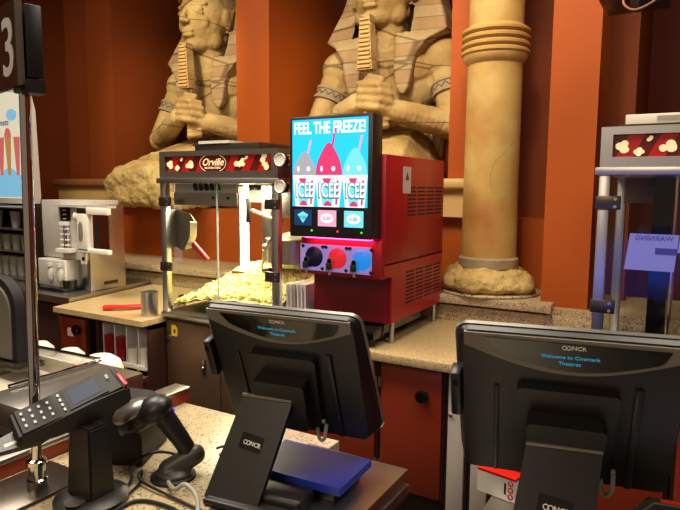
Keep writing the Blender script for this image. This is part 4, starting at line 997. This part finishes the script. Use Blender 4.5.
# ------------------------------------------------------------------ card terminal on stand
def rotframe(o, xdir, zhint):
    x = Vector(xdir).normalized(); z = Vector(zhint); y = z.cross(x).normalized(); z = x.cross(y).normalized()
    m_ = Matrix((x, y, z)).transposed().to_4x4(); m_.translation = o; return m_
def terminal(F, ped, label, pedestal=True, name='card_terminal'):
    """F: frame, local x runs from keypad foot to printer head, z is out of the face"""
    t = thing(name, label, 'card terminal', ped)
    m = MB(); L_, w = .115, .046
    pts = [(-L_, -.006), (-L_+.012, .012), (-.02, .018), (.04, .026), (L_-.01, .034), (L_, .026), (L_, -.012), (.06, -.026), (-.04, -.022), (-L_+.01, -.018)]
    m.m('rubber').prism([(x, z) for x, z in pts], -w, w, 'Y', T=F)
    bmesh.ops.bevel(m.bm, geom=m.bm.edges[:], offset=.005, segments=2, affect='EDGES'); body = m.build('body', t)
    top = lambda x: .0125+(x+L_-.012)*(.018-.012)/(.083) if x < -.02 else .018+(x+.02)*(.008/.06)
    m = MB(); m.m('key')
    for i in range(4):
        for j in range(3):
            x = -.088+i*.017; y = -.022+j*.022; z = top(x)+.0005
            m.box(x-.0022, x+.0022, y-.0045, y+.0045, z, z+.0012, T=F)
    for j in range(4): m.m('key').box(-.016, -.012, -.031+j*.018, -.021+j*.018, top(-.014)+.0015, top(-.014)+.003, T=F)
    m.build('keypad', body, smooth=0)
    SF = F @ Matrix.Translation((.034, 0, .0262)) @ Matrix.Rotation(math.radians(-8), 4, 'Y')
    m = MB(); m.m('rubber').box(-.040, .040, -.037, .037, -.002, .0012, T=SF).m('lcd').box(-.030, .028, -.027, .027, .0012, .0018, T=SF); m.build('screen', body)
    m = MB(); m.m('red').box(.106, .114, -.040, .010, .028, .0345, T=F, bevel=.001)
    m.build('red_marking', body)
    m = MB(); m.m('white').text('VISA', .008, F @ Matrix.Translation((.085, .01, .0365)) @ Matrix.Rotation(-PI/2, 4, 'Z'), depth=.0003)
    m.build('maker_badge', body)
    # card slot wing below the keypad
    m = MB(); m.m('black').prism([(-L_-.035, -.018), (-L_-.028, .022), (-L_+.05, .04), (-L_+.08, -.02), (-L_+.04, -.035)], -.034, -.024, 'Z', T=F)
    m.m('palegrey').box(-L_-.018, -L_+.02, -.012, -.002, -.024, -.0235, T=F); m.build('card_cradle', body)
    if pedestal:
        c = F @ Vector((.0, 0, -.03))
        m = MB(); m.m('black')
        m._new([(ped[0]+dx*s, ped[1]+dy*s, z) for (z, s) in ((.93, 1.0), (c.z, .8)) for (dx, dy) in ((-.038, -.03), (.038, -.03), (.038, .03), (-.038, .03))],
               [(0, 3, 2, 1), (4, 5, 6, 7), (0, 1, 5, 4), (1, 2, 6, 5), (2, 3, 7, 6), (3, 0, 4, 7)])
        bmesh.ops.bevel(m.bm, geom=m.bm.edges[:], offset=.004, segments=2, affect='EDGES')
        m.m('black').ball((c.x, c.y, c.z), (.04, .035, .026), 3); m.build('pedestal', t)
        m = MB(); m.m('black').lathe([(.072, 0), (.072, .01), (.06, .016), (.045, .02)], (ped[0], ped[1], .921), 32); m.m('rim').lathe([(.02, .02), (.02, .022)], (ped[0]+.01, ped[1]-.045, .921), 16); m.build('base', t)
    return t
F1 = rotframe((-1.045, .735, 1.108), (.085, .2, .045), (.16, -.24, .9)) @ Matrix.Scale(.95, 4)
terminal(F1, (-1.003, .745, .92), 'black card payment terminal with keypad at the left front')
# cables around
def cable(pts, r, key, label, n=8):
    m = MB(); m.m(key).tube(pts, r, n, 6); o = m.build('cable', None, smooth=80)
    return tag(origin(o, pts[0]), label, 'cable', None)
z0 = .925
cable([(-.96, .76, z0), (-.99, .83, z0), (-1.03, .87, z0+.01), (-1.0, .90, z0+.035), (-.96, .93, z0+.03), (-.93, .95, z0)], .0035, 'black', 'black cable arching between the terminal and the scanner')
cable([(-.93, .72, z0), (-.97, .84, z0), (-1.01, .88, z0), (-.97, .84, z0+.005), (-.86, .83, z0), (-.75, .82, z0)], .003, 'black', 'thin black cable running along the counter under the scanner')
cable([(-.92, .70, z0), (-.92, .78, z0), (-.86, .80, z0), (-.78, .79, z0), (-.70, .77, z0)], .004, 'rubber', 'thick black cable nearest the front beside the terminal foot')
cable([(-.955, .965, z0+.01), (-.955, .93, z0), (-.93, .88, z0), (-.87, .84, z0+.012), (-.84, .84, z0+.03), (-.80, .83, z0+.02), (-.77, .80, z0), (-.74, .76, z0)], .0048, 'cablegrey', 'looped pale grey cable at the foot of the scanner')
cable([(-.90, 1.0, z0+.03), (-.885, 1.01, z0+.035), (-.865, 1.02, z0+.03), (-.85, 1.03, z0+.02), (-.83, 1.06, z0)], .003, 'black', 'short black cable leaving the scanner handle toward the screen')
m = MB(); m.m('black').ball((-.868, 1.018, z0+.033), (.011, .009, .008), 2)
tag(origin(m.build('cable_plug'), (-.868, 1.018, z0+.033)), 'round black plug on the short scanner cable', 'plug')
m = MB(); m.m('machred').box(-.92, -.87, 1.03, 1.06, .921, .927); m.m('white').box(-.915, -.875, 1.035, 1.04, .927, .9275).box(-.91, -.885, 1.045, 1.05, .927, .9275)
tag(origin(m.build('booklet'), (-.9, 1.045, .921)), 'small red and white card lying beside the left register stand', 'card')

# ------------------------------------------------------------------ barcode scanner in its cradle
t = thing('barcode_scanner', 'black handheld barcode scanner drooping from its grey cradle', 'scanner', (-.93, .93, .92))
FS = rotframe((-1.0, .885, 1.055), (-.10, -.03, -.05), (.15, -.25, 1)) @ Matrix.Scale(1.2, 4)
m = MB()
m.ball(FS @ Vector((.015, 0, 0)), (.043, .038, .024), 3, T=FS.to_3x3().to_4x4()).ball(FS @ Vector((-.02, 0, .002)), (.038, .032, .024), 3, T=FS.to_3x3().to_4x4())
m.cap(FS @ Vector((-.03, 0, 0)), (-.93, .92, 1.0), .025, .021); m.cap((-.93, .92, 1.0), (-.91, .93, .965), .021, .019)
o = remesh(m, 'body', 'black', .004, t, 3)
m = MB(); m.m('rim').ball(FS @ Vector((.02, 0, .016)), (.040, .032, .016), 3, T=FS.to_3x3().to_4x4()); m.build('top_shell', t, label='silver grey top of the scanner head')
m = MB(); m.m('blackg').box(.035, .050, -.026, .026, -.012, .008, T=FS, bevel=.004); m.build('scan_window', t)
m = MB(); m.m('blue_led').ball(FS @ Vector((-.035, -.014, -.020)), (.012, .012, .009), 2); m.build('trigger_glow', t, label='blue lit trigger under the head')
t = thing('scanner_cradle', 'grey and black curved cradle holding the barcode scanner upright', 'scanner cradle', (-.92, .92, .92))
m = MB(); m.cap((-.905, .935, .965), (-.945, .90, .935), .024, .026); m.ball((-.935, .90, .930), (.042, .036, .012), 3)
o = remesh(m, 'cradle_body', 'greyp', .004, t, 2)
m = MB(); m.m('rubber').lathe([(.048, 0), (.048, .006), (.044, .008)], (-.935, .90, .9205), 28); m.build('base', t)

# ------------------------------------------------------------------ chrome pole with number sign
t = thing('lane_sign', 'brown sign reading 3 on a chrome pole at the left edge', 'sign', (-1.135, .715, .92))
px, py = -1.135, .715
tx = -1.112
m = MB(); m.m('chrome').cyl((px, py, .926), (tx, py, 1.745), .0105, n=24); m.build('pole', t)
m = MB(); m.m('chrome').lathe([(.02, 0), (.02, .02), (.017, .022), (.017, .05), (.02, .052), (.02, .06), (.012, .064)], (px, py, .926), 28); m.build('collar', t)
m = MB(); m.m('copperplate').box(px-.09, px+.05, py-.10, py+.09, .9205, .928, bevel=.003); m.m('steel').box(px-.095, px+.055, py-.105, py-.098, .9205, .93); m.build('base_plate', t)
SG = Matrix.Translation((tx+.032, py-.02, 1.735)) @ Matrix.Rotation(math.radians(-16), 4, 'Z')
m = MB(); m.m('sign_brown').box(-.24, .003, -.012, .0, .0, .154, T=SG, bevel=.001); m.m('rim').box(.002, .004, -.0125, .0, .0, .154, T=SG); p_ = m.build('face', t)
m = MB(); m.m('sign_three').text('3', .150, SG @ upright(-.046, -.0128, .068), depth=.0006, bold=.0015, xs=1.15); m.build('numeral', p_, label='pale grey numeral 3')
m = MB(); m.m('black').box(-.18, .010, .004, .032, .014, .146, T=SG, bevel=.002); m.build('lamp_housing', t)
m = MB(); m.m('black').cyl((tx, py, 1.725), (tx, py, 1.75), .019, n=18).box(-.02, .02, .0, .03, -.015, .01, T=SG); m.build('bracket', t)

# ------------------------------------------------------------------ second counter things
t = thing('popcorn_carton', 'flattened red and white popcorn carton beside the right screen', 'carton', (-.335, 1.17, .92))
T = Matrix.Translation((-.290, 1.196, .9205)) @ Matrix.Rotation(math.radians(-12), 4, 'Z')
m = MB(); m.m('paper').box(-.055, .03, -.02, .02, 0, .045, T=T).m('red').box(-.055, .03, -.02, .02, .045, .050, T=T); m.m('red').prism([(-.055, .05), (.03, .05), (.03, .06), (-.03, .075), (-.055, .065)], .016, .02, 'Y', T=T); m.build('box', t)
m = MB(); m.m('blackg').box(.006, .010, -.0206, -.02, .012, .036, T=T); m.m('red')
for i in range(3):
    m.tube([T @ Vector((.020+.005*math.cos(2*PI*k/10), -.0205, .01+i*.014+.005*math.sin(2*PI*k/10))) for k in range(11)], .0014, 5, 1)
m.build('print', t)
t = thing('contactless_reader', 'black contactless card reader with red top mark at the bottom right corner', 'card reader', (.03, 1.06, .92))
CT = Matrix.Translation((.035, 1.03, .936)) @ Matrix.Rotation(math.radians(10), 4, 'Z') @ Matrix.Rotation(math.radians(-24), 4, 'X')
m = MB(); m.m('black').prism([(-.07, 0), (.07, 0), (.075, .10), (.05, .122), (-.05, .122), (-.075, .10)], 0, .03, T=CT); m.m('grey_frame').prism([(-.068, .095), (-.045, .116), (.045, .116), (.068, .095), (.068, .092), (.045, .113), (-.045, .113), (-.068, .092)], -.001, .0, T=CT); b_ = m.build('body', t)
m = MB(); m.m('blackg').prism([(-.062, .01), (.062, .01), (.064, .09), (.043, .110), (-.043, .110), (-.064, .09)], -.002, .0, T=CT); m.m('pos_screen').box(-.052, .052, -.0025, -.002, .02, .078, T=CT)
m.m('key').text('Cards Welcome', .0085, CT @ upright(-.035, -.003, .086), depth=.0002)
for r in (.006, .011, .016):
    m.tube([CT @ Vector((.016+r*math.cos(a*.2-1), -.003, .097+.6*r*math.sin(a*.2-1))) for a in range(11)], .0009, 5, 1)
m.tube([CT @ Vector((.024+.018*math.cos(2*PI*k/20), -.003, .097+.0095*math.sin(2*PI*k/20))) for k in range(21)], .0008, 5, 1)
m.build('screen', b_, smooth=0)
m = MB(); m.m('red').prism([(-.036, .117), (.05, .117), (.05, .122), (-.036, .122)], -.002, .0, T=CT); m.build('red_marking', b_)
m = MB(); m.m('black').box(-.035, .07, 1.05, 1.14, .921, .96, bevel=.005); m.build('foot', t)

# ceiling mounted gear at top right
t = thing('projector', 'black ceiling projector with trailing cable at the top right', 'projector', (-.22, 2.4, 2.215))
m = MB(); m.m('black').box(-.325, -.10, 2.38, 2.62, 2.222, 2.30, bevel=.01); m.build('body', t)
m = MB(); m.m('black').cyl((-.21, 2.5, 2.30), (-.21, 2.5, 3.5), .02); m.build('mount', t)
m = MB(); m.m('black').cyl((-.20, 2.40, 2.215), (-.17, 2.38, 2.20), .03, n=18).ball((-.14, 2.40, 2.215), (.03, .02, .02), 2); m.build('lens', t)
m = MB(); m.m('browntrim').tube([(-.24, 2.38, 2.225), (-.235, 2.37, 2.19), (-.20, 2.365, 2.168), (-.15, 2.365, 2.185), (-.11, 2.37, 2.215), (-.05, 2.38, 2.22), (-.02, 2.4, 2.26)], .004, 8); m.build('cable', t)

# ------------------------------------------------------------------ ceiling lamps and light
def lamp(x, y, z, e, col, aim=None, size=.12, spot=None, blend=.6):
    if spot: l = bpy.data.lights.new('lamp', 'SPOT'); l.spot_size = math.radians(spot); l.spot_blend = blend; l.shadow_soft_size = size
    else: l = bpy.data.lights.new('lamp', 'AREA'); l.size = size
    l.energy = e; l.color = col
    o = bpy.data.objects.new('lamp', l); COL.objects.link(o); o.location = (x, y, z)
    if aim: o.rotation_euler = (Vector(aim)-Vector((x, y, z))).to_track_quat('-Z', 'Y').to_euler()
    return o
WARM = (1, .80, .55); GOLD = (1, .80, .52); NEU = (1, .88, .72)
lamp(-1.0, 1.5, 3.4, 64, NEU, size=1.2)
lamp(-2.8, 1.3, 3.4, 78, NEU, size=1.0)
lamp(.6, 1.5, 3.4, 30, NEU, size=.8)
lamp(-1.0, -1.0, 3.2, 35, WARM, (-1.0, 2, 1.0), size=1.5)
lamp(-1.25, 1.9, 3.3, 120, GOLD, (-1.75, 3.6, 2.1), .05, 50)
lamp(-2.8, 1.8, 3.3, 130, GOLD, (-3.3, 3.6, 2.1), .05, 48)
lamp(-.6, 1.6, 3.3, 40, GOLD, (-.75, 3.0, 1.6), .05, 50)
# popcorn case lamps
lamp(-1.85, 2.38, 1.555, 20, (1, .84, .55), (-1.85, 2.38, .9), size=.3)
w = bpy.data.worlds.new('world'); SC.world = w; w.use_nodes = True
bg = w.node_tree.nodes['Background']; bg.inputs[0].default_value = (1, .72, .5, 1); bg.inputs[1].default_value = .21
vs = SC.view_settings; vs.view_transform = 'Standard'; vs.look = 'None'; vs.exposure = 0; vs.gamma = 1
try: vs.use_curve_mapping = False
except Exception: pass
